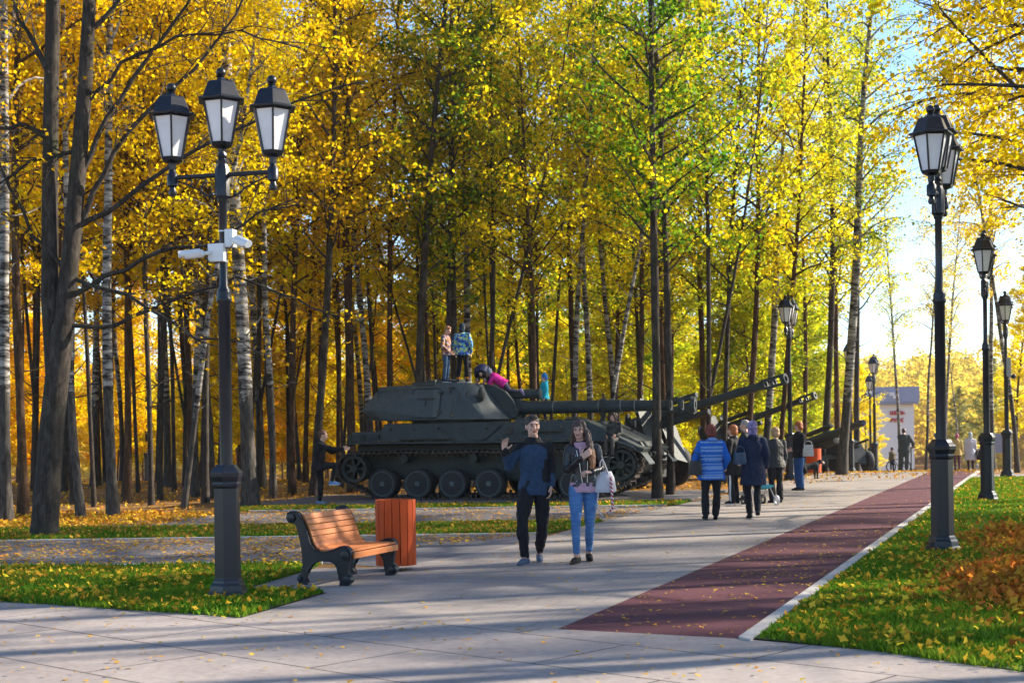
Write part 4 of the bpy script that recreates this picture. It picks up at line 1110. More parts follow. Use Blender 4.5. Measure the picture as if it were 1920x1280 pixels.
# ---------------------------------------------------------------- towed guns
def towed_gun(tr, mz, label, wheel_r=.6, r=.10, brake=True, shield=True, s=1.0, wide=.95, gzv=0.0, recup=True):
    d = mz - tr; L = d.length; az = math.atan2(d.y, d.x); el = math.atan2(d.z, math.hypot(d.x, d.y))
    t = empty('towed_gun', (tr.x, tr.y, gzv), az); tag(t, label, 'field gun', 'towed field guns lined up behind the armoured one')
    H = tr.z - gzv; ce, se = math.cos(el), math.sin(el)
    X = Matrix.Translation((0, 0, H)) @ Matrix.Rotation(-el, 4, 'Y')
    b = MB(); b.xf = X; b.lathe((0, 0, 0), [(r * 1.6, -.9 * s), (r * 1.7, -.5 * s), (r * 1.5, 0), (r * 1.45, L * .32), (r * 1.15, L * .34), (r, L * .8), (r * .95, L - (.75 * s if brake else 0))], 20, axis='X')
    bar = b.build('gun_barrel', ARM, t, smooth=35)
    if brake:
        m = MB(); m.xf = X; x0 = L - .78 * s; R1 = r * 1.36
        for (a0, a1, q0, q1) in ((0, .16, r, R1), (.36, .43, R1, R1), (.66, .78, R1, R1 * .95)):
            m.lathe((x0, 0, 0), [(r * .7, a0 * s), (q0, a0 * s), (q1, a1 * s), (r * .7, a1 * s), (r * .7, a0 * s)], 20, axis='X')
        for sz in (1, -1):
            for a in np.linspace(-.6, .6, 5): m.box((x0 + .40 * s, R1 * .85 * math.sin(a), sz * R1 * .85 * math.cos(a)), (.62 * s, r * .5, r * .35))
        m.build('muzzle_brake', ARM, bar, smooth=30)
    bo = MB(); bo.xf = X; xb = L + .004 - (.75 * s if brake else 0); bo.lathe((0, 0, 0), [(.0, xb), (r * .75, xb), (r * .75, xb + .004), (.0, xb + .006)], 16, axis='X'); bo.build('bore_shade', DARKG, bar)  # blackened disc stands in for the shaded hollow of the barrel
    c = MB(); c.xf = X; c.box((.3 * s, 0, -r * 2.2), (2.2 * s, r * 2.4, r * 1.6))
    if recup: c.tube([(-.5 * s, 0, r * 2.6), (L * .36, 0, r * 2.6)], r * .75, 12); c.tube([(-.5 * s, 0, -r * 2.4), (L * .42, 0, -r * 2.4)], r * .8, 12)
    c.build('cradle', ARMD, t, smooth=30, bevel=.008)
    f = MB(); f.box((0, .25 * s, H * .62), (.5 * s, .08, H * .8)); f.box((0, -.25 * s, H * .62), (.5 * s, .08, H * .8)); f.box((0, 0, wheel_r), (.5 * s, wide * 1.9, .16)); f.box((.05, 0, wheel_r * .75), (.7 * s, .6 * s, .3))
    f.tube([(-.2, -.45 * s, H * .9), (-.55, -.5 * s, H)], .02, 6); f.lathe((-.55, -.5 * s, H), [(.15, -.015), (.15, .015)], 14, axis='X')
    f.build('carriage', ARMD, t, bevel=.01)
    for sg in (-1, 1):
        q = MB(); q.tube([(-.1, sg * .35 * s, .55), (-1.2 * s, sg * .75 * s, .4), (-3.0 * s, sg * 1.25 * s, .16)], [(.09, .12)] * 3, 6); q.box((-3.05 * s, sg * 1.27 * s, .12), (.1, .5, .26)); q.build('trail', ARMD, t)
        w = MB(); w.lathe((0, sg * wide, wheel_r), [(wheel_r * .62, -.13), (wheel_r * .93, -.14), (wheel_r, -.09), (wheel_r, .09), (wheel_r * .93, .14), (wheel_r * .62, .13)], 28, axis='Y')
        wo = w.build('wheel', RUB, t, smooth=45)
        rr = MB(); rr.lathe((0, sg * wide, wheel_r), [(.0, -.06), (.12, -.1), (.14, -.04), (wheel_r * .5, -.03), (wheel_r * .6, -.11), (wheel_r * .64, -.11), (wheel_r * .64, .11), (wheel_r * .6, .11), (wheel_r * .5, .03), (.14, .04), (.12, .1), (.0, .06)], 20, axis='Y'); rr.build('rim', ARM, wo, smooth=40)
    if shield:
        for sg in (-1, 1):
            sh = MB(); pl = [(.12, H * .42), (.85, H * .35), (.95, H * .85), (.78, H * 1.18), (.40, H * 1.30), (.14, H * 1.28)]
            sh.prism([(u * sg * s, w) for u, w in pl], 0, .02, lambda u, w, dd: (.25 * s + dd - (w - H * .8) * .45, u, w)); sh.build('shield', ARM, t, bevel=.004)
    return t
towed_gun(P(1225, 785, 41.5), P(1474, 709, 39.0), 'big towed gun with sloping shield, longest raised barrel, right behind the armoured nose', wheel_r=.62, r=.112, s=1.0, wide=1.1, gzv=.0)
towed_gun(P(1352, 806, 47.5), P(1529, 741, 45.5), 'middle towed gun whose barrel passes behind the group of women', wheel_r=.6, r=.092, s=.85, gzv=0)
towed_gun(P(1530, 826, 56.0), P(1619, 792, 53.0), 'towed gun without muzzle brake beside the orange bin and thick trunk', wheel_r=.62, r=.13, brake=False, gzv=gz(56), shield=False)
towed_gun(P(1590, 838, 66.0), P(1627, 824, 64.0), 'thin-barrelled towed gun farthest along the walk', wheel_r=.5, r=.06, brake=False, gzv=gz(66), shield=True, s=.8, recup=False)

# ---------------------------------------------------------------- white building in the valley
def building():
    Y = 140.0; x1 = P(1714, 800, Y).x; ztop = P(1700, 722, Y).z; zb = gz(Y); W = 15.0
    t = empty('gate_building', (x1 - W / 2, Y + 4, zb)); tag(t, 'white building with grey-blue sign band and red lettering, half hidden by yellow trees', 'building')
    H = ztop - zb; wm = simple('white_render', (.80, .80, .80), .9, var=.04, scale=1)
    w = MB(); w.box((0, 0, (H - 1.85) / 2), (W, 8, H - 1.85)); w.build('wall', wm, t)
    bl = simple('grey_blue_cladding', (.30, .34, .48), .6, var=.06, scale=1)
    r = MB(); r.box((.15, -.3, H - .9), (W + .5, 8.6, 1.5)); r.box((.1, -.3, H - 1.75), (W + .5, 8.5, .16)); r.build('sign_band', bl, t, bevel=.03)
    q = MB(); q.box((W / 2 - 2.3, -4.66, H - .85), (.5, .1, .32)); q.box((W / 2 - 1.9, -4.66, H - 1.15), (.6, .1, .30)); q.build('band_emblem', wm, t)
    for (tx, z, x) in (('ШЕЛЬ', H - 2.85, W / 2 - 2.35), ('РУСК', H - 3.55, W / 2 - 2.35)):
        cu = bpy.data.curves.new('letters', 'FONT'); cu.body = tx; cu.size = .50; cu.extrude = .04; cu.offset = .02
        tmp = bpy.data.objects.new('letters', cu); COL.objects.link(tmp); dg = bpy.context.evaluated_depsgraph_get(); dg.update()
        me = bpy.data.meshes.new_from_object(tmp.evaluated_get(dg)); bpy.data.objects.remove(tmp)
        me.materials.clear(); me.materials.append(simple('red_letters', (.55, .03, .04), .6))
        o = bpy.data.objects.new('letters', me); o.location = (x, -4.08, z); o.rotation_euler = (math.pi / 2, 0, 0); link(o, t)
    for i in range(4):
        f = MB(); f.box((-W / 2 + 1.5 + i * 2.4, -4.03, 2.6), (1.4, .12, 1.8)); f.build('window', simple('window_glass', (.05, .07, .10), .1), t)
    Y = 215.0; a = GX(1812, Y); h = empty('small_house', a); tag(h, 'tiny white house on the far yellow hillside', 'house')
    w = MB(); w.box((0, 0, 4.4), (5, 6, 8.8)); w.build('wall', wm, h)
    r = MB(); r.prism([(-2.9, 8.8), (2.9, 8.8), (0, 10.4)], -3.3, 3.3, lambda u, w_, d: (u, d, w_)); r.build('roof', simple('house_roof', (.25, .22, .22), .8), h)
    f = MB(); f.box((.3, -3.02, 6.5), (.9, .06, 1.2)); f.build('window', simple('window_glass', (.05, .07, .10), .1), h)
building()
# grey notice board near the third lamp
b0 = GX(1873, 55.0); t = empty('notice_board', b0, .1); tag(t, 'blank grey-blue notice board on two posts behind the second lawn lamp', 'notice board')
b = MB(); b.box((0, 0, 1.05), (.62, .05, .75)); b.build('panel', simple('board_grey', (.22, .25, .36), .5, var=.08), t, bevel=.01)
for x in (-.27, .27): b = MB(); b.tube([(x, .04, 0), (x, .04, 1.3)], .022, 8); b.build('post', IRON, t)
# ---------------------------------------------------------------- people
from mathutils import noise as mn
WORK = bpy.data.scenes.new('workshop')          # scratch scene: keeps the modifier evaluation fast
def remesh(mb, name, mats, vox, it=3, amp=0.0, freq=9.0, paint=None, seed=0.0):
    me = mb.mesh('tmp', [m for m in mats], merge=False)
    ob = bpy.data.objects.new('tmp', me); WORK.collection.objects.link(ob)
    m = ob.modifiers.new('r', 'REMESH'); m.mode = 'VOXEL'; m.voxel_size = vox; m.use_smooth_shade = True
    if it: k = ob.modifiers.new('s', 'SMOOTH'); k.iterations = it; k.factor = .5
    WORK.view_layers[0].update(); dg = WORK.view_layers[0].depsgraph
    out = bpy.data.meshes.new_from_object(ob.evaluated_get(dg)); out.name = name
    bpy.data.objects.remove(ob); bpy.data.meshes.remove(me)
    if amp:
        nv = len(out.vertices); nr = np.empty(nv * 3, np.float32); out.vertices.foreach_get('normal', nr); nr = nr.reshape(-1, 3)
        for i, v in enumerate(out.vertices):
            p = v.co; f = mn.noise(Vector((p.x * freq * 1.3, p.y * freq * 1.3, p.z * freq * .7 + seed))) + .5 * mn.noise(Vector((p.x * freq * 3, p.y * freq * 3, p.z * freq * 1.8 + seed + 7)))
            v.co = p + Vector(nr[i].tolist()) * amp * f
    while len(out.materials) < len(mats): out.materials.append(mats[len(out.materials)])
    n = len(out.polygons)
    if paint:
        out.polygons.foreach_set('material_index', [paint(pl.center) for pl in out.polygons])
    else: out.polygons.foreach_set('material_index', [0] * n)
    out.polygons.foreach_set('use_smooth', [True] * n); out.update()
    return out
def caps(mb, p0, r0, p1, r1, n=12):
    p0, p1 = Vector(p0), Vector(p1); d = p1 - p0; L = d.length
    if L < 1e-6: mb.ball(p0, max(r0, r1), n); return
    d /= L; pts = []; rad = []
    for a in (80, 55, 28): a = math.radians(a); pts.append(p0 - d * r0 * math.sin(a)); rad.append(r0 * math.cos(a))
    pts.append(p0); rad.append(r0); pts.append(p1); rad.append(r1)
    for a in (28, 55, 80): a = math.radians(a); pts.append(p1 + d * r1 * math.sin(a)); rad.append(r1 * math.cos(a))
    mb.tube(pts, rad, n)
def chain(mb, pts, rad, n=12):
    for i in range(len(pts) - 1): caps(mb, pts[i], rad[i], pts[i + 1], rad[i + 1], n)
STAND = dict(pel=(0, 0, .95), che=(0, -.01, 1.27), nek=(0, .01, 1.47), hed=(0, -.015, 1.635), sl=(.185, .01, 1.40), sr=(-.185, .01, 1.40), el=(.235, .02, 1.12), er=(-.235, .02, 1.12), wl=(.25, -.05, .88), wr=(-.25, -.05, .88),
             hl=(.088, 0, .92), hr=(-.088, 0, .92), kl=(.10, -.02, .50), kr=(-.10, -.02, .50), al=(.10, .02, .095), ar=(-.10, .02, .095))
SKIN = simple('skin', (.60, .36, .27), .55, var=.12, scale=30); LIP = simple('lips', (.38, .09, .08), .5); EYEM = simple('eye_dark', (.02, .015, .012), .2); EYEW = simple('eye_white', (.30, .26, .24), .3)
def cloth(name, c, rough=.85, var=.25, sc=25, bump=.25, spec=.25):
    return simple('cloth_' + name, c, rough, var=var, scale=sc, bump=bump, spec=spec)
def hand(mb, w, d, nrm, ts, curl=.35, sc=1.0, thumb=.6):
    d = Vector(d).normalized(); nrm = Vector(nrm); nrm = (nrm - d * nrm.dot(d)).normalized(); b = d.cross(nrm).normalized() * ts
    w = Vector(w)
    for o in (-.030, -.010, .010, .028): caps(mb, w + b * o * .6 * sc, .014 * sc, w + (d * .085 + b * o) * sc, .0115 * sc, 8)
    for i, (o, L) in enumerate(((.030, .068), (.010, .078), (-.010, .072), (-.029, .056))):
        p = w + (d * .088 + b * o) * sc; dd = d + b * o * 2.0
        for k, f in enumerate((.45, .32, .23)):
            dd = (Quaternion(d.cross(nrm), curl * (1 + .2 * i)) @ dd).normalized()
            q = p + dd * L * f * 1.05 * sc; caps(mb, p, (.0092 - .0008 * k) * sc, q, (.0086 - .0008 * k) * sc, 8); p = q
    p = w + (d * .02 + b * .028) * sc; dd = (d * .7 + b * thumb + nrm * .35).normalized()
    q = p + dd * .045 * sc; caps(mb, p, .014 * sc, q, .011 * sc, 8); q2 = q + (dd + d * .5).normalized() * .035 * sc; caps(mb, q, .011 * sc, q2, .009 * sc, 8)
def person(label, loc, rz, h, O, J=None, vox=.013, head=(0, 0), cat='person', group=None, sc_head=1.0, hands=None, zlock=None):
    SS = 1.13; s = h / 1.75; j = dict(STAND); j.update(J or {}); hands = hands or {}
    for k in j: j[k] = Vector(j[k]) * s
    t = empty('person', loc, rz); tag(t, label, cat, group)
    R = Matrix.Rotation(head[0], 3, 'Z') @ Matrix.Rotation(head[1], 3, 'X'); hs = s * sc_head
    if h < 1.5: hs *= 1.0 + (1.5 - h) * .45
    HP = lambda x, y, z: j['hed'] + R @ (Vector((x, y, z)) * hs)
    b = MB()
    b.ball(HP(0, .012, .022), .083 * hs, 16, sc=(.90, 1.12, 1.16), rot=R)
    b.ball(HP(0, -.022, -.045), .06 * hs, 14, sc=(.92, .95, 1.15), rot=R)
    b.ball(HP(0, -.058, -.085), .024 * hs, 10, rot=R)
    caps(b, HP(0, -.088, .012), .010 * hs, HP(0, -.106, -.026), .0135 * hs, 8)
    for q in (-1, 1):
        b.ball(HP(.076 * q, .012, -.005), .024 * hs, 8, sc=(.35, .8, 1.3), rot=R); caps(b, HP(.014 * q, -.080, .030), .013 * hs, HP(.045 * q, -.070, .030), .011 * hs, 6)
        b.ball(HP(.037 * q, -.066, -.022), .022 * hs, 8, rot=R)
    caps(b, HP(-.014, -.083, -.055), .011 * hs, HP(.014, -.083, -.055), .011 * hs, 6)
    caps(b, j['nek'] - Vector((0, 0, .03 * s)), .060 * s, HP(0, .01, -.05), .050 * hs)
    caps(b, j['pel'], .10 * s, j['che'], .10 * s); caps(b, j['che'], .10 * s, j['nek'], .055 * s)
    for q in ('l', 'r'):
        caps(b, j['che'], .07 * s, j['s' + q], .045 * s)
        chain(b, [j['s' + q], j['e' + q], j['w' + q]], [.042 * s, .034 * s, .026 * s])
        chain(b, [j['h' + q], j['k' + q], j['a' + q]], [.075 * s, .05 * s, .036 * s])
        hh = hands.get(q, {}); d = hh.get('d', j['w' + q] - j['e' + q]); nn = hh.get('n', (1 if q == 'r' else -1, 0, 0))
        hand(b, j['w' + q], d, nn, hh.get('ts', 1 if q == 'r' else -1) * (1), hh.get('curl', .35), s * 1.02, hh.get('thumb', .6))
    bo = link(bpy.data.objects.new('body', remesh(b, 'body', [SKIN], min(vox, .0065) if vox < .009 else vox * .8, 1)), t)
    # face details
    if O.get('face', True):
        f = MB()
        for q in (-1, 1): f.ball(HP(.031 * q, -.0830, .008), .0100 * hs, 8, sc=(1.2, .5, .6), rot=R)
        f.cur = 1
        for q in (-1, 1): f.ball(HP(.031 * q, -.0865, .009), .0085 * hs, 8, sc=(1.25, .45, .8), rot=R)
        f.cur = 2
        for q in (-1, 1): caps(f, HP(.016 * q, -.0925, .028), .0044 * hs, HP(.047 * q, -.080, .031), .0036 * hs, 6)
        f.cur = 3
        caps(f, HP(-.020, -.0925, -.053), .0055 * hs, HP(.020, -.0925, -.053), .0055 * hs, 6); caps(f, HP(-.012, -.093, -.060), .0055 * hs, HP(.012, -.093, -.060), .0055 * hs, 6)
        f.build('face_features', [EYEW, EYEM, O.get('brow', EYEM), LIP], t, smooth=60)
    # torso garment
    jk = O['top']; th = jk.get('fat', 1.0); c = MB(); pel, che, nek = j['pel'], j['che'], j['nek']
    hem = jk.get('hem', .10); side = (j['hl'] - j['hr']).normalized()
    down = (pel - che).normalized() if hem < .25 else ((pel - che).normalized() * .3 + Vector((0, 0, -1)) * .7).normalized()
    fl = jk.get('flare', .02)
    pts = [pel + down * hem * s, pel + down * hem * .4 * s, pel, pel.lerp(che, .42), pel.lerp(che, .8), che.lerp(nek, .35), che.lerp(nek, .68), nek + (nek - che).normalized() * .0, nek + (nek - che).normalized() * .025 * s]
    rr = [(.180 + fl, .140 + fl * .7), (.182 + fl * .5, .138 + fl * .4), (.180, .135), (.160, .124), (.178, .130), (.185, .128), (.150, .105), (.085, .08), (.07, .07)]
    if jk.get('female'): rr = [(a * .92 if i in (3,) else a * (.93 if i > 3 else 1.0), d_ * .97) for i, (a, d_) in enumerate(rr)]
    c.tube(pts, [(a * s * th, d_ * s * th) for a, d_ in rr], 20, ref=tuple(side))
    for q in ('l', 'r'):
        sl = jk.get('sleeve', 1.0); wrist = j['e' + q].lerp(j['w' + q], jk.get('cuff', .94))
        caps(c, che.lerp(nek, .45), .10 * s * th, j['s' + q], .066 * s * th)
        chain(c, [j['s' + q], j['s' + q].lerp(j['e' + q], .5), j['e' + q], wrist], [.070 * s * sl, .062 * s * sl, .054 * s * sl, .042 * s * sl])
    if jk.get('collar'): c.tube([nek - Vector((0, 0, .02 * s)), nek + Vector((0, -.005, .05 * s))], [.085 * s, .068 * s], 14)
    if jk.get('hooddown'): c.ball(nek + (R @ Vector((0, .075, .005))) * s, .085 * s, 12, sc=(1.25, .8, .7))
    mats = jk['m'] if isinstance(jk['m'], list) else [jk['m']]
    link(bpy.data.objects.new(jk.get('name', 'jacket'), remesh(c, 'jacket', mats, vox, 2, .012 * s * jk.get('fold', 1), 9 / s, jk.get('paint') and (lambda p: jk['paint'](p / s)), seed=h * 31)), t)
    # trousers
    tr = O['leg']; w = MB(); fw = tr.get('fat', 1.0)
    w.tube([pel + down * .06 * s, pel, pel.lerp(che, .28)], [(.155 * s * fw, .118 * s * fw), (.162 * s * fw, .120 * s * fw), (.145 * s, .11 * s)], 18, ref=tuple(side))
    for q in ('l', 'r'):
        a = j['k' + q].lerp(j['a' + q], tr.get('len', .93))
        chain(w, [j['h' + q], j['h' + q].lerp(j['k' + q], .5), j['k' + q], j['k' + q].lerp(a, .4), a], [.092 * s * fw, .082 * s * fw, .060 * s * fw, .058 * s * fw * tr.get('calf', 1.0), tr.get('ank', .05) * s])
    tm = tr['m'] if isinstance(tr['m'], list) else [tr['m']]
    link(bpy.data.objects.new('trousers', remesh(w, 'trousers', tm, vox, 2, .009 * s * tr.get('fold', 1), 11 / s, tr.get('paint') and (lambda p: tr['paint'](p / s)), seed=h * 17)), t)
    # shoes
    for q in ('l', 'r'):
        a = j['a' + q]; fd = Vector(O.get('toe_' + q, (.12 if q == 'l' else -.12, -1, 0))).normalized()
        upv = Vector(O.get('up_' + q, (0, 0, 1))).normalized(); sd = fd.cross(upv).normalized(); upv = sd.cross(fd).normalized()
        f = MB(); A = lambda x, z: a + fd * x * s * SS + upv * z * s
        caps(f, A(-.035, -.045), .042 * s, A(.075, -.050), .041 * s, 10); caps(f, A(.06, -.055), .040 * s, A(.145, -.066), .028 * s, 10); caps(f, A(-.02, -.0), .038 * s, A(-.02, -.04), .040 * s, 10)
        for o in (-.016, .016): caps(f, A(.03, -.065) + sd * o * s, .028 * s, A(.13, -.070) + sd * o * s, .021 * s, 8)
        sh = link(bpy.data.objects.new('shoe', remesh(f, 'shoe', [O['shoe']], min(vox, .010), 1)), t)
        if 'sole' in O:
            g = MB(); outl = [(-.075, .0), (-.06, .032), (.0, .036), (.09, .042), (.14, .036), (.168, .0), (.14, -.036), (.09, -.040), (0, -.034), (-.06, -.032)]
            g.prism(outl, -.095, -.076, lambda u, v_, dd: a + fd * u * s + sd * v_ * s + upv * dd * s); g.build('sole', O['sole'], sh)
    # hair / headwear
    hr = MB(); kind = O.get('hair', 'short'); hm = O.get('hairm', EYEM)
    if kind in ('short', 'bob', 'long', 'curly'):
        k = {'short': 1.0, 'bob': 1.1, 'long': 1.04, 'curly': 1.14}[kind]
        hr.ball(HP(0, .022, .045), .088 * hs * k, 16, sc=(.96, 1.10, 1.04), rot=R)
        if kind == 'short': hr.ball(HP(0, -.030, .100), .045 * hs, 10, sc=(1.25, .9, .55), rot=R); hr.ball(HP(0, .05, .0), .07 * hs, 10, sc=(1, .9, 1.0), rot=R)
        if kind in ('bob', 'curly'):
            hr.ball(HP(0, .05, -.02), .085 * hs * k, 12, sc=(1.0, .85, 1.05), rot=R)
            for q in (-1, 1): hr.ball(HP(.07 * q, .02, -.01), .035 * hs * k, 8, sc=(.7, 1.2, 1.8), rot=R)
            if kind == 'curly': 
                rr_ = random.Random(3)
                for _ in range(26): 
                    v = Vector((rr_.gauss(0, 1), rr_.gauss(.5, .8), rr_.gauss(.4, .8))).normalized(); hr.ball(HP(v.x * .085, .03 + v.y * .09, .03 + v.z * .09), .022 * hs, 6)
        if kind == 'long':
            hr.ball(HP(0, .055, -.03), .075 * hs, 12, sc=(1.05, .8, 1.3), rot=R)
            for q in (-1, 1): chain(hr, [HP(.045 * q, -.02, .09), HP(.074 * q, -.005, .03), HP(.080 * q, .0, -.04), HP(.082 * q, .01, -.11)], [.03 * hs, .024 * hs, .024 * hs, .026 * hs], 8)
            for pts, rad in O.get('locks', []): chain(hr, [Vector(p) * s for p in pts], [r * s for r in rad], 8)
    if kind in ('hat', 'hood', 'scarf', 'pom'):
        hr.ball(HP(0, .018, .045), .094 * hs, 16, sc=(.95, 1.1, 1.05), rot=R)
        hr.ball(HP(0, .045, .0), .088 * hs, 12, sc=(.95, .95, 1.05), rot=R)
        if kind == 'pom': hr.ball(HP(0, .02, .155), .032 * hs, 8)
        if kind in ('hood', 'scarf'): chain(hr, [HP(0, .03, -.02), HP(0, .05, -.10)], [.088 * hs, .082 * hs]); 
    link(bpy.data.objects.new('hair' if kind in ('short', 'bob', 'long', 'curly') else ('hood' if kind in ('hood', 'scarf') else 'hat'), remesh(hr, 'hair', O.get('hairms', [hm]), vox * .8, 1, .010 * s if kind != 'short' else .004, 30, O.get('hairpaint') and (lambda p: O['hairpaint'](p / s)))), t)
    return t, j

BLK = cloth('black', (.012, .012, .015)); NAVY = cloth('navy', (.012, .02, .05)); SLATE = cloth('slate', (.022, .050, .10), bump=.1); JEAN = None
def mat_jeans():
    t = NT('denim'); v = t.coord('Object'); n = t.noise(v, 5, 4, .7); n2 = t.noise(v, 90, 3, .8); n3 = t.noise(t.coord('Object', scale=(1, 1, 6)), 6, 3)
    c = t.ramp(n, [(.35, (.055, .14, .34)), (.6, (.10, .24, .50)), (.75, (.20, .36, .62))]); c = t.mix(.25, c, t.ramp(n2, [(.3, (.02, .06, .18)), (.7, (.2, .35, .55))]))
    c = t.mix(t.ramp(n3, [(.45, (0, 0, 0)), (.6, (.35, .35, .35))]), c, (.03, .08, .22))
    t.base(c, .85, 0, .2); t.bump(n3, .4, .01); return t.m
JEAN = mat_jeans(); JEAND = cloth('dark_denim', (.02, .07, .20)); LEATH = simple('black_leather', (.014, .014, .018), .32, var=.3, scale=14, bump=.35)
PINK = cloth('pink_hoodie', (.50, .30, .38)); HAIRB = simple('hair_brown', (.06, .028, .02), .5, var=.4, scale=40); HAIRL = simple('hair_light_tips', (.30, .13, .06), .5, var=.4, scale=40)
AUB = simple('hair_auburn', (.16, .025, .012), .6, var=.5, scale=40); RED = simple('hair_copper', (.33, .09, .02), .6, var=.4, scale=40); BLOND = simple('hair_blond', (.34, .21, .11), .6, var=.3, scale=40); GREY = simple('hair_grey', (.30, .27, .25), .6, var=.3, scale=40)
SOLE = simple('sole_white', (.6, .6, .62), .6, var=.05); DSOLE = simple('sole_dark', (.03, .03, .035), .7)
def G2(px, Y): return GX(px, Y)
# walking man with raised hand
def man_paint(p):
    if p.x > .165 and p.z > 1.08: return 1
    if p.z > 1.43 - .5 * max(0, abs(p.x - .0) - .06): return 1
    if .10 < p.x < .2 and .98 < p.z < 1.25 and p.y > -.11: return 1
    return 0
person('young man in slate-blue and black jacket raising one hand as he walks', G(1003, 1057), 0, 1.86, dict(
    top=dict(m=[SLATE, BLK], hem=.12, fat=1.0, flare=.0, sleeve=1.02, fold=1.5, paint=man_paint, collar=True, hooddown=True), leg=dict(m=BLK, fat=1.10, calf=1.12, ank=.048, fold=2.0), shoe=cloth('shoe_grey', (.10, .12, .17)), sole=simple('sole_blue', (.16, .2, .3), .6),
    hair='short', hairm=simple('hair_dark', (.025, .016, .012), .6), toe_r=(-.55, -1, 0), toe_l=(.0, -1, 0)),
    J=dict(hed=(-.005, -.02, 1.645), nek=(.01, .01, 1.475), che=(.01, -.01, 1.27), sr=(-.165, .01, 1.385), sl=(.185, .02, 1.39), er=(-.30, -.02, 1.165), wr=(-.345, -.14, 1.36), el=(.215, .03, 1.16), wl=(.205, -.03, .93),
           hl=(.09, 0, .92), hr=(-.085, 0, .92), kr=(-.150, -.17, .52), kl=(.095, .02, .50), ar=(-.115, -.12, .095), al=(.06, .20, .115)),
    vox=.0078, sc_head=1.07, head=(.22, 0.0), hands=dict(r=dict(d=(.05, -.05, 1), n=(.45, -1, 0), curl=.28, ts=1, thumb=.9), l=dict(curl=.32)))
# walking woman with long hair
locks = [([(.03, -.05, 1.62), (.065, -.09, 1.50), (.085, -.15, 1.36), (.10, -.16, 1.22), (.095, -.16, 1.10)], [.03, .036, .036, .030, .012]), ([(.06, .0, 1.60), (.09, -.05, 1.46), (.115, -.12, 1.30), (.12, -.14, 1.15)], [.03, .034, .03, .012]),
         ([(-.10, -.01, 1.64), (-.12, .0, 1.55), (-.13, .02, 1.47), (-.12, .06, 1.40)], [.028, .03, .03, .02]), ([(-.05, .06, 1.60), (-.04, .09, 1.45), (-.03, .11, 1.30)], [.06, .07, .04])]
wpos = G(1096, 1055)
person('young woman in black leather jacket and blue jeans touching her long brown hair', wpos, 0, 1.83, dict(
    top=dict(m=[LEATH], hem=.015, fat=.98, sleeve=.92, female=True, flare=.0, name='jacket', collar=False), leg=dict(m=JEAN, fat=1.02, calf=.92, ank=.042, len=.90, fold=.8), shoe=cloth('shoe_black', (.012, .012, .014)), sole=DSOLE,
    hair='long', hairms=[HAIRB, HAIRL], hairpaint=lambda p: 1 if p.z < 1.40 + .03 * math.sin(p.x * 90) and p.y < 0 else 0, locks=locks, toe_r=(-.45, -1, 0), toe_l=(.05, -1, 0)),
    J=dict(hed=(-.045, -.03, 1.615), nek=(-.02, .01, 1.465), che=(-.005, 0, 1.27), sl=(.160, .01, 1.39), sr=(-.165, .0, 1.385), er=(-.205, -.06, 1.14), wr=(-.03, -.19, 1.285), el=(.225, .0, 1.14), wl=(.10, -.19, 1.115),
           kr=(-.105, -.15, .54), kl=(.07, .0, .51), ar=(-.10, -.12, .095), al=(.065, .17, .115)),
    vox=.0078, head=(-.25, 0), sc_head=.96, hands=dict(r=dict(d=(.75, -.2, .55), n=(.1, 1, 0), curl=.3, ts=1), l=dict(d=(-.8, -.2, .0), n=(0, .4, -1), curl=.55, ts=-1)))
wo = [o for o in COL.objects if o.name.startswith('person')][-1]
g = MB(); g.tube([(-.01, -.0, 1.47), (-.015, -.005, 1.545)], [.115, .098], 16); g.ball((.0, .08, 1.53), .09, 12, sc=(1.2, .8, .8)); caps(g, (-.05, -.105, 1.50), .025, (-.01, -.135, 1.32), .02); w_ = link(bpy.data.objects.new('hoodie', remesh(g, 'hoodie', [PINK], .009, 2, .006, 14)), wo)
g = MB(); g.tube([(0, 0, .905), (0, 0, .95), (0, 0, 1.03)], [(.184, .142), (.182, .140), (.172, .128)], 24); w_ = link(bpy.data.objects.new('hoodie_hem', remesh(g, 'hoodie_hem', [PINK], .009, 2, .006, 14)), wo)
z = MB(); z.tube([(-.09, -.128, 1.44), (-.05, -.142, 1.25), (-.02, -.142, 1.03)], .006, 6); z.tube([(.05, -.14, 1.30), (.04, -.142, 1.03)], .005, 6)
for q in ((-.10, -.135, 1.37), (-.13, -.128, 1.13), (.13, -.12, 1.06), (-.09, -.14, 1.05)): z.ball(q, .011, 8)
z.build('zips_and_studs', simple('chrome', (.6, .6, .6), .25, 1.0), wo)
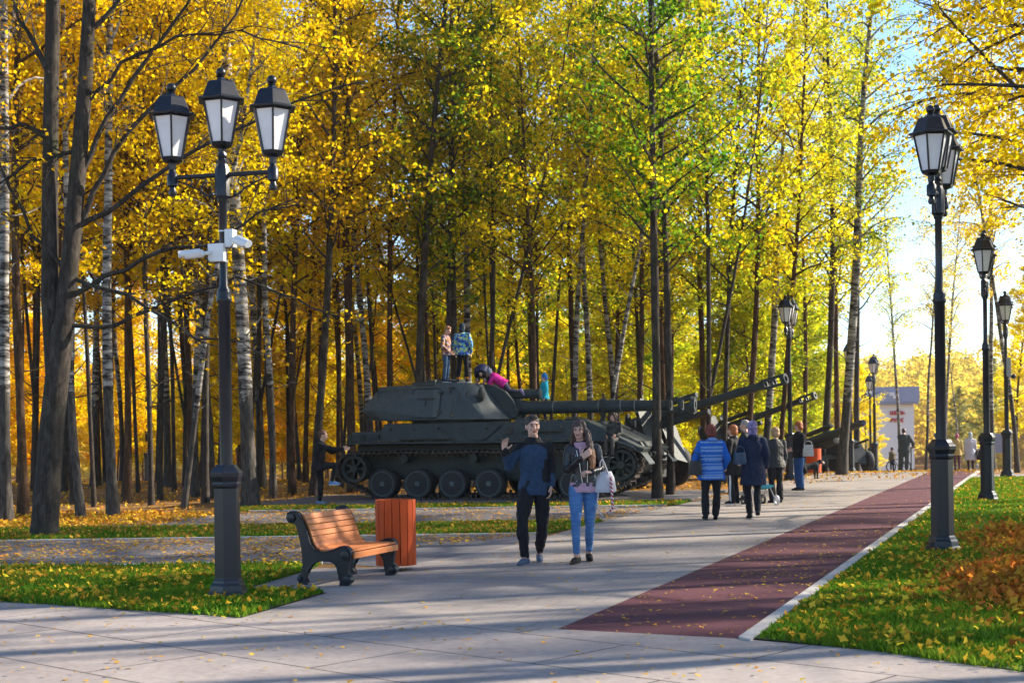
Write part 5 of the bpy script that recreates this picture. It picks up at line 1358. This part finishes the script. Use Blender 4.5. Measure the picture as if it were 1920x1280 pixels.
# her handbag with braided strap
hb = empty('handbag', wpos + Vector((.275, -.03, 0)), .25); tag(hb, 'pale grey tote bag with red-and-white braided cord hanging from the young woman\'s arm', 'bag')
BAGM = simple('bag_leather', (.52, .51, .56), .5, var=.08, bump=.1)
b = MB(); b.tube([(0, 0, .90), (0, 0, .93), (0, 0, 1.08), (.0, 0, 1.165)], [(.135, .06), (.150, .07), (.125, .055), (.085, .03)], 20, sq=1); b.build('bag_body', BAGM, hb, smooth=45)
for y in (-.04, .04):
    b = MB(); b.tube([(-.07, y, 1.13), (-.085, y, 1.20), (-.075, y * .8, 1.28), (-.045, y * .6, 1.32), (-.015, y * .7, 1.27), (.03, y, 1.13)], .009, 7); b.build('handle', BAGM, hb, smooth=60)
for cc, off, nm in (((.45, .03, .06), 0, 'cord_red'), ((.75, .72, .74), math.pi, 'cord_white')):
    b = MB(); pts = []
    for i in range(70):
        f = i / 69; y0 = -.075; x = .05 + .03 * f; zz = 1.10 - .50 * f
        if f > .8: x -= (f - .8) * .35; zz = 1.10 - .40 - (f - .8) * .3
        a = f * 60 + off; pts.append((x + .010 * math.cos(a), y0 + .010 * math.sin(a), zz))
    b.tube(pts, .009, 6); b.build(nm, cloth(nm, cc), hb, smooth=60)
b = MB(); b.tube([(-.10, -.06, .95), (-.13, -.065, .80), (-.12, -.07, .66), (-.06, -.08, .60)], .008, 6); b.build('loose_strap', BAGM, hb, smooth=60)

# patterned clothes
def mat_nordic():
    t = NT('blue_nordic_knit'); v = t.coord('Object'); sp = t.n.new('ShaderNodeSeparateXYZ'); t.link(v, sp.inputs[0])
    an = t.math('MULTIPLY', t.math('ADD', sp.outputs[0], t.math('MULTIPLY', sp.outputs[1], .9)), 46)
    zz = t.math('MULTIPLY', sp.outputs[2], 40)
    zig = t.math('ADD', t.math('MULTIPLY', t.math('PINGPONG', an, 1.0), 1.0), zz)
    band = t.math('SINE', zz); a = t.math('LESS_THAN', t.math('PINGPONG', zig, 1.0), .32); bb = t.math('GREATER_THAN', band, -.35)
    k = t.math('MULTIPLY', a, bb); k2 = t.math('GREATER_THAN', t.math('SINE', t.math('MULTIPLY', sp.outputs[2], 80)), .93)
    k = t.math('MAXIMUM', k, k2)
    body = t.math('LESS_THAN', t.math('ABSOLUTE', sp.outputs[0]), .205); k = t.math('MULTIPLY', k, body)
    t.base(t.mix(k, (.02, .12, .48), (.30, .44, .62)), .9, 0, .1); return t.m
def mat_spots(name, base, cols, sc):
    t = NT(name); v = t.coord('Object'); vo = t.n.new('ShaderNodeTexVoronoi'); vo.inputs['Scale'].default_value = sc; t.link(v, vo.inputs['Vector'])
    sp = t.n.new('ShaderNodeSeparateColor'); t.link(vo.outputs['Color'], sp.inputs[0])
    n = len(cols) + 1; st = [(i / n, c) for i, c in enumerate([base] + cols)]
    t.base(t.ramp(sp.outputs[0], st, 'CONSTANT'), .7, 0, .3); return t.m
# group on the walk, seen from behind (turned pi)
PI = math.pi
nord = mat_nordic()
person('woman with short red hair in blue patterned fleece walking away', GX(1335, 26.5), PI, 1.74, dict(
    top=dict(m=nord, hem=.20, fat=1.24, sleeve=1.25, flare=.03, hooddown=True, fold=.7), leg=dict(m=BLK, fat=1.12, calf=1.2, ank=.07), shoe=BLK, sole=DSOLE, hair='curly', hairm=AUB, toe_l=(.1, -1, -.0)),
    J=dict(el=(.30, .02, 1.14), er=(-.30, .02, 1.14), wl=(.24, -.12, .98), wr=(-.25, -.12, .96), al=(.13, .10, .12), kl=(.12, .0, .50), ar=(-.08, -.10, .095)), head=(.15, 0))
person('woman in long navy coat and lilac headscarf walking away with a handbag', GX(1413, 26.7), PI, 1.80, dict(
    top=dict(m=NAVY, hem=.34, fat=1.14, sleeve=1.15, flare=.03, hooddown=True, name='coat'), leg=dict(m=BLK, fat=1.05, calf=1.15, ank=.06), shoe=BLK, hair='scarf', hairm=mat_spots('lilac_scarf', (.22, .16, .34), [(.35, .28, .42), (.12, .10, .22)], 30)),
    J=dict(ar=(-.05, .16, .16), kr=(-.07, .02, .51), al=(.05, -.08, .095), el=(.25, .03, 1.14), er=(-.25, .03, 1.14), wl=(.24, -.16, 1.04), wr=(-.25, -.08, .92)), head=(0, .05))
def small_bag(p, rz, dims, m, label, strap):
    t = empty('handbag', p, rz); tag(t, label, 'bag'); b = MB(); b.tube([(0, 0, 0), (0, 0, .03), (0, 0, dims[2])], [(dims[0] * .45, dims[1] * .45), (dims[0] * .5, dims[1] * .5), (dims[0] * .42, dims[1] * .3)], 16); b.build('bag_body', m, t, smooth=45)
    b = MB(); b.tube([(-dims[0] * .35, 0, dims[2] * .9), (-dims[0] * .28, 0, dims[2] + strap * .7), (0, 0, dims[2] + strap), (dims[0] * .28, 0, dims[2] + strap * .7), (dims[0] * .35, 0, dims[2] * .9)], .009, 6); b.build('handle', m, t, smooth=60)
q = GX(1388, 26.6); small_bag(q + Vector((0, -.05, 1.02)), 0, (.26, .12, .22), simple('bag_navy', (.02, .05, .10), .4), 'dark teal handbag hanging from the arm of the woman in navy', .12)
q = GX(1305, 26.4); small_bag(q + Vector((.0, -.05, .84)), 0, (.24, .12, .26), simple('bag_black', (.02, .018, .02), .5), 'black shoulder bag at the hip of the woman in blue fleece', .16)
person('auburn-haired woman in black coat and striped track trousers facing sideways', GX(1376, 32.0), -2.2, 1.74, dict(
    top=dict(m=BLK, hem=.30, fat=1.12, sleeve=1.1, flare=.02, name='coat', collar=True), leg=dict(m=[BLK, SOLE], fat=1.1, calf=1.2, ank=.07, paint=lambda p: 1 if abs(p.y) < .018 and abs(p.x) > .11 and p.z < .8 else 0), shoe=BLK, sole=SOLE, hair='bob', hairm=RED), head=(.3, 0))
person('grey-haired man standing behind the woman in navy, only his head showing', GX(1399, 33.5), -1.9, 1.86, dict(
    top=dict(m=cloth('charcoal', (.03, .03, .035)), hem=.15, fat=1.12), leg=dict(m=BLK, fat=1.1), shoe=BLK, hair='short', hairm=GREY), head=(.1, 0))
person('blonde woman in short black quilted jacket seen from behind', GX(1455, 32.2), PI + .25, 1.68, dict(
    top=dict(m=simple('puffer_black', (.010, .010, .013), .65, bump=.5, scale=9), hem=.13, fat=1.22, sleeve=1.2, fold=1.2), leg=dict(m=BLK, fat=1.15, calf=1.25, ank=.075), shoe=BLK, hair='bob', hairm=BLOND), head=(.2, 0))
person('copper-haired woman in dark jacket and blue jeans turned towards the guns', GX(1499, 38.2), -1.35, 1.82, dict(
    top=dict(m=BLK, hem=.10, fat=1.12, sleeve=1.1, collar=True), leg=dict(m=JEAND, fat=1.15, calf=1.2, ank=.07), shoe=BLK, hair='bob', hairm=RED),
    J=dict(wl=(.14, -.22, 1.06), el=(.25, .0, 1.12), wr=(-.14, -.20, 1.04), er=(-.25, .0, 1.12)), head=(0, 0))
q = GX(1513, 38.0); small_bag(q + Vector((.02, -.15, .92)), -.4, (.30, .05, .30), simple('paper_bag', (.5, .5, .48), .7), 'pale grey carrier bag held by the copper-haired woman', .10)
# pushchair between the women
st = empty('pushchair', GX(1424, 31.5), .3); tag(st, 'teal pushchair with white-rimmed wheels half hidden by the women', 'pushchair')
b = MB(); b.tube([(0, .15, .55), (0, -.1, .38), (0, -.35, .42)], [(.18, .04), (.19, .05), (.18, .04)], 12); b.ball((0, .12, .78), .22, 12, sc=(.9, .8, .8)); b.build('seat', cloth('teal', (.02, .20, .27)), st, smooth=50)
b = MB()
for x in (-.22, .22): b.tube([(x, -.35, .10), (x, .1, .55), (x, .35, 1.0)], .014, 6); b.tube([(x, .3, .12), (x, 0, .45)], .014, 6)
b.tube([(-.22, .35, 1.0), (.22, .35, 1.0)], .016, 6); b.build('frame', STEEL, st)
for x in (-.24, .24):
    for y in (-.35, .3):
        b = MB(); b.lathe((x, y, .11), [(.07, -.02), (.11, -.02), (.11, .02), (.07, .02), (.07, -.02)], 18, axis='X'); w = b.build('wheel', SOLE if y < 0 else RUB, st, smooth=40)
# climber at the rear of the armoured gun
person('teenager in black hoodie stepping up onto the rear track of the armoured gun', GX(603, 34.0), PI / 2, 1.80, dict(
    top=dict(m=[BLK, SLATE], hem=.12, fat=1.1, sleeve=1.1, hooddown=True, paint=lambda p: 1 if (p - Vector((-.19, -.30, 1.28))).length < .05 else 0), leg=dict(m=BLK, fat=1.05, calf=1.1), shoe=cloth('shoe_blue', (.12, .25, .5)), sole=SOLE, hair='short', hairm=simple('hair_chestnut', (.10, .035, .02), .6)),
    J=dict(pel=(0, .06, .92), che=(0, .03, 1.25), nek=(0, -.02, 1.45), hed=(0, -.06, 1.60), sl=(.185, .0, 1.38), sr=(-.185, 0, 1.38), er=(-.20, -.28, 1.28), wr=(-.20, -.54, 1.29), el=(.22, -.22, 1.22), wl=(.20, -.46, 1.27),
           hl=(.09, .05, .90), hr=(-.09, .05, .90), kr=(-.10, -.36, .92), ar=(-.10, -.26, .56), kl=(.08, .02, .48), al=(.08, .06, .095)), head=(0, .1), vox=.011)
# children on the vehicle
def on_spg(px, py, Y, z=None):
    p = P(px, py, Y)
    if z is not None: p.z = z
    return p
ZR = SPG_B.z + 2.87
ocam = mat_spots('orange_camouflage', (.28, .09, .03), [(.05, .06, .14), (.45, .20, .08), (.12, .05, .05), (.5, .42, .40)], 22)
bflo = mat_spots('blue_floral', (.02, .08, .42), [(.03, .16, .55), (.35, .55, .25), (.10, .40, .60), (.02, .05, .25), (.55, .70, .30)], 17)
person('boy in orange camouflage jacket standing on the turret looking down', on_spg(837, 718, 35.8, ZR), 1.2, 1.40, dict(
    top=dict(m=ocam, hem=.12, fat=1.08, sleeve=1.05, flare=.0), leg=dict(m=cloth('denim_child', (.03, .07, .14)), fat=1.0), shoe=NAVY, sole=SOLE, hair='short', hairm=simple('hair_fair', (.30, .14, .08), .6)),
    J=dict(hed=(0, -.07, 1.61), wl=(.14, -.16, .93), wr=(-.14, -.16, .93)), head=(0, .45), vox=.011)
person('boy in blue flowery hooded jacket standing with his back turned on the turret', on_spg(868, 718, 36.1, ZR), PI - .3, 1.47, dict(
    top=dict(m=bflo, hem=.14, fat=1.18, sleeve=1.15, flare=.02), leg=dict(m=[BLK, cloth('orange_cuff', (.7, .25, .02))], fat=1.05, calf=1.1, paint=lambda p: 1 if p.z < .17 else 0), shoe=BLK, sole=SOLE, hair='hood', hairm=cloth('navy_hood', (.015, .03, .05)), face=False),
    J=dict(el=(.28, .02, 1.14), er=(-.28, .02, 1.14), al=(.14, .02, .095), ar=(-.13, .0, .095)), head=(0, .2), vox=.011)
KNEEL = dict(pel=(0, .10, .34), che=(0, -.16, .52), nek=(0, -.32, .60), hed=(0, -.42, .56), sl=(.17, -.25, .54), sr=(-.17, -.25, .54), el=(.25, -.36, .34), er=(-.25, -.36, .34), wl=(.18, -.48, .12), wr=(-.18, -.48, .12),
             hl=(.09, .10, .32), hr=(-.09, .10, .32), kl=(.14, -.18, .10), kr=(-.14, -.18, .10), al=(.12, .24, .10), ar=(-.12, .24, .10))
person('child in navy jacket kneeling with soles towards the camera on the turret front', on_spg(903, 722, 35.75, ZR - .05), PI - .1, 1.32, dict(
    top=dict(m=cloth('navy_sheen', (.015, .022, .07), .5), hem=.02, fat=1.02, sleeve=1.0), leg=dict(m=BLK), shoe=cloth('shoe_brown', (.20, .11, .08)), hair='hood', hairm=NAVY, face=False,
    toe_l=(0, .15, -1), toe_r=(0, .15, -1), up_l=(0, -1, 0), up_r=(0, -1, 0)), J=KNEEL, vox=.011, sc_head=.85)
CRAWL = dict(pel=(0, .22, .36), che=(0, -.08, .56), nek=(0, -.22, .68), hed=(0, -.33, .76), sl=(.15, -.12, .60), sr=(-.15, -.12, .60), el=(.2, -.26, .40), er=(-.2, -.26, .40), wl=(.15, -.34, .16), wr=(-.15, -.34, .16),
             hl=(.08, .24, .34), hr=(-.08, .24, .34), kl=(.10, .42, .14), kr=(-.10, .36, .12), al=(.10, .78, .10), ar=(-.10, .70, .10))
person('girl in bright pink jacket and grey hat crawling off the turret front', on_spg(934, 740, 35.9), -PI / 2 - .15, 1.30, dict(
    top=dict(m=cloth('hot_pink', (.75, .02, .30), .5), hem=.04, fat=1.22, sleeve=1.15), leg=dict(m=cloth('grey_leggings', (.08, .08, .12)), fat=1.0), shoe=cloth('shoe_lilac', (.35, .25, .5)), hair='hat', hairm=cloth('grey_hat', (.30, .33, .42)),
    toe_l=(0, .4, -1), toe_r=(0, .4, -1), up_l=(0, -1, -.2), up_r=(0, -1, -.2)), J=CRAWL, head=(0, .1), vox=.011)
person('small child in turquoise jacket and blue hat standing behind the barrel', on_spg(1022, 802, 36.9, SPG_B.z + 1.87), -PI / 2 + .1, 1.20, dict(
    top=dict(m=cloth('turquoise', (.02, .38, .50)), hem=.12, fat=1.18, sleeve=1.15, hooddown=True, flare=.03), leg=dict(m=NAVY, fat=1.1), shoe=BLK, hair='pom', hairm=cloth('blue_hat', (.01, .16, .45))), vox=.011)
person('long-haired girl in dark outfit sitting on the near front fender of the armoured gun', spg_w(3.12, -1.42, 1.02), -.5, 1.35, dict(
    top=dict(m=mat_spots('dark_camouflage', (.03, .035, .03), [(.06, .06, .05), (.015, .018, .02)], 14), hem=.06, fat=1.05), leg=dict(m=cloth('grey_trousers', (.07, .065, .06))), shoe=BLK, sole=SOLE, hair='long', hairm=HAIRB, locks=[([(-.06, .06, 1.0), (-.08, .06, .85)], [.05, .03]), ([(.06, .06, 1.0), (.08, .06, .85)], [.05, .03])]),
    J=dict(pel=(0, 0, .52), che=(0, -.04, .84), nek=(0, -.02, 1.02), hed=(0, -.05, 1.18), sl=(.17, 0, .96), sr=(-.17, 0, .96), el=(.24, -.06, .70), er=(-.24, -.06, .70), wl=(.16, -.24, .62), wr=(-.16, -.24, .62),
           hl=(.09, -.02, .50), hr=(-.09, -.02, .50), kl=(.11, -.40, .50), kr=(-.11, -.40, .48), al=(.10, -.38, .06), ar=(-.10, -.42, .08)), head=(-.6, 0), vox=.011)
# walkers at the crest
FARG = cloth('dull_green', (.05, .06, .06))
person('man in dark green jacket riding away on a kick scooter at the crest', GX(1696, 60.0), PI - .2, 1.85, dict(
    top=dict(m=FARG, hem=.16, fat=1.3, sleeve=1.15), leg=dict(m=FARG, fat=1.2, calf=1.3, ank=.07), shoe=BLK, hair='short', hairm=HAIRB, face=False),
    J=dict(wl=(-.20, -.30, 1.0), el=(.05, -.20, 1.14), wr=(-.36, -.26, 1.0), er=(-.34, -.05, 1.15), al=(.14, .14, .12), ar=(-.08, -.05, .12), hed=(0, -.10, 1.60)), vox=.02)
sc_ = empty('kick_scooter', GX(1712, 59.6), -.1); tag(sc_, 'kick scooter with upright handlebar beside the man at the crest', 'scooter')
b = MB(); b.tube([(0, -.4, .1), (0, .35, .1), (.0, .42, .2), (.0, .38, 1.02)], .022, 8); b.tube([(-.22, .38, 1.02), (.22, .38, 1.02)], .02, 8); b.box((0, -.05, .11), (.13, .6, .03)); b.build('frame', BLK, sc_)
for y in (-.42, .45): b = MB(); b.lathe((0, y, .085), [(.0, -.02), (.085, -.02), (.085, .02), (.0, .02)], 14, axis='X'); b.build('wheel', RUB, sc_)
person('child in olive jacket standing beside a small bicycle at the crest', GX(1673, 58.5), PI + .4, 1.0, dict(
    top=dict(m=cloth('olive', (.14, .11, .06)), hem=.1, fat=1.25), leg=dict(m=NAVY, fat=1.15), shoe=BLK, hair='short', hairm=HAIRB, face=False), vox=.016)
bk = empty('bicycle', GX(1685, 58.4), 1.9); tag(bk, 'small dark child bicycle between the olive-jacketed child and the man on the scooter', 'bicycle')
for y in (-.36, .36): b = MB(); b.lathe((0, y, .23), [(.19, -.015), (.23, -.015), (.23, .015), (.19, .015), (.19, -.015)], 20, axis='X'); b.build('wheel', RUB, bk, smooth=40)
b = MB(); b.tube([(0, -.36, .23), (0, -.12, .5), (0, .25, .55), (0, .36, .23)], .015, 6); b.tube([(0, -.36, .23), (0, 0, .22), (0, .25, .55), (0, .24, .72)], .015, 6); b.tube([(-.2, .22, .72), (.2, .22, .72)], .014, 6); b.build('frame', BLK, bk)
b = MB(); b.ball((0, -.14, .56), .08, 8, sc=(.6, 1.2, .4)); b.build('saddle', BLK, bk)
person('child in yellow coat and pink hat walking away near the crest', GX(1795, 58.5), PI, 1.52, dict(
    top=dict(m=cloth('yellow_coat', (.50, .36, .12)), hem=.2, fat=1.1, flare=.02), leg=dict(m=cloth('mauve', (.14, .06, .08)), fat=1.05), shoe=BLK, hair='hat', hairm=cloth('pink_hat', (.50, .14, .22)), face=False), vox=.016)
person('woman in long white coat and pale headscarf walking away near the crest', GX(1820, 60.0), PI, 1.62, dict(
    top=dict(m=cloth('white_coat', (.55, .54, .60)), hem=.45, fat=1.12, flare=.07, name='coat'), leg=dict(m=cloth('dark_tights', (.05, .03, .04)), fat=.95), shoe=BLK, hair='scarf', hairm=cloth('pale_scarf', (.45, .55, .55)), face=False), vox=.016)
person('child in blue hat and blue coat almost hidden behind the big lawn lamp', GX(1756, 60.5), PI, 1.60, dict(
    top=dict(m=cloth('blue_coat', (.06, .10, .25)), hem=.2, fat=1.15), leg=dict(m=BLK), shoe=BLK, hair='hat', hairm=cloth('mid_blue', (.04, .16, .40)), face=False), vox=.018)
pr = empty('pram', GX(1838, 60.0), PI); tag(pr, 'black pram pushed beside the woman in the white coat', 'pram')
b = MB(); b.ball((0, 0, .68), .30, 14, sc=(.8, 1.3, .75)); b.build('carrycot', BLK, pr, smooth=60)
b = MB()
for x in (-.22, .22): b.tube([(x, -.35, .16), (x, .1, .5), (x, .6, 1.0)], .016, 6); b.tube([(x, .35, .16), (x, 0, .5)], .016, 6)
b.tube([(-.22, .6, 1.0), (.22, .6, 1.0)], .016, 6); b.build('frame', STEEL, pr)
for x in (-.25, .25):
    for y in (-.36, .36): b = MB(); b.lathe((x, y, .16), [(.12, -.02), (.16, -.02), (.16, .02), (.12, .02), (.12, -.02)], 18, axis='X'); b.build('wheel', SOLE, pr)
# black dog by the far bin
dg_ = empty('dog', GX(1518, 46.5), .35); tag(dg_, 'small black dog with pinkish muzzle standing before the orange bin', 'dog')
b = MB(); chain(b, [(-.26, 0, .40), (-.02, 0, .40), (.22, 0, .43)], [.10, .105, .13]); chain(b, [(.24, 0, .46), (.36, 0, .54), (.42, 0, .56)], [.09, .07, .075]); chain(b, [(.42, 0, .55), (.54, 0, .51)], [.055, .03])
for sg in (-1, 1):
    chain(b, [(.24, sg * .075, .38), (.25, sg * .075, .20), (.24, sg * .075, .03)], [.055, .035, .026]); caps(b, (.24, sg * .075, .025), .026, (.29, sg * .075, .02), .022)
    chain(b, [(-.24, sg * .075, .36), (-.17, sg * .08, .24), (-.29, sg * .08, .15), (-.27, sg * .08, .03)], [.075, .045, .028, .024]); caps(b, (-.27, sg * .08, .025), .025, (-.22, sg * .08, .02), .02)
    caps(b, (.40, sg * .05, .60), .025, (.38, sg * .075, .53), .018)
chain(b, [(-.32, 0, .43), (-.44, 0, .50), (-.50, 0, .60)], [.03, .024, .014])
link(bpy.data.objects.new('body', remesh(b, 'dog_body', [BLK, simple('muzzle_pink', (.45, .28, .26), .6)], .012, 2, .004, 40, lambda p: 1 if p.x > .47 else 0)), dg_)

bpy.data.scenes.remove(WORK)
# ---------------------------------------------------------------- air: far things fade a little
hz_ = bpy.data.materials.new('haze_air'); hz_.use_nodes = True
nt_ = hz_.node_tree; nt_.nodes.remove(nt_.nodes['Principled BSDF'])
pv_ = nt_.nodes.new('ShaderNodeVolumePrincipled'); pv_.inputs['Density'].default_value = .00022; pv_.inputs['Color'].default_value = (.86, .90, 1.0, 1)
pv_.inputs['Anisotropy'].default_value = .3
nt_.links.new(pv_.outputs[0], nt_.nodes['Material Output'].inputs['Volume'])
b = MB(); b.box((0, 720, 17), (1840, 1590, 50)); hzo = b.build('haze', hz_); hzo['kind'] = 'stuff'
scn.cycles.volume_bounces = 0
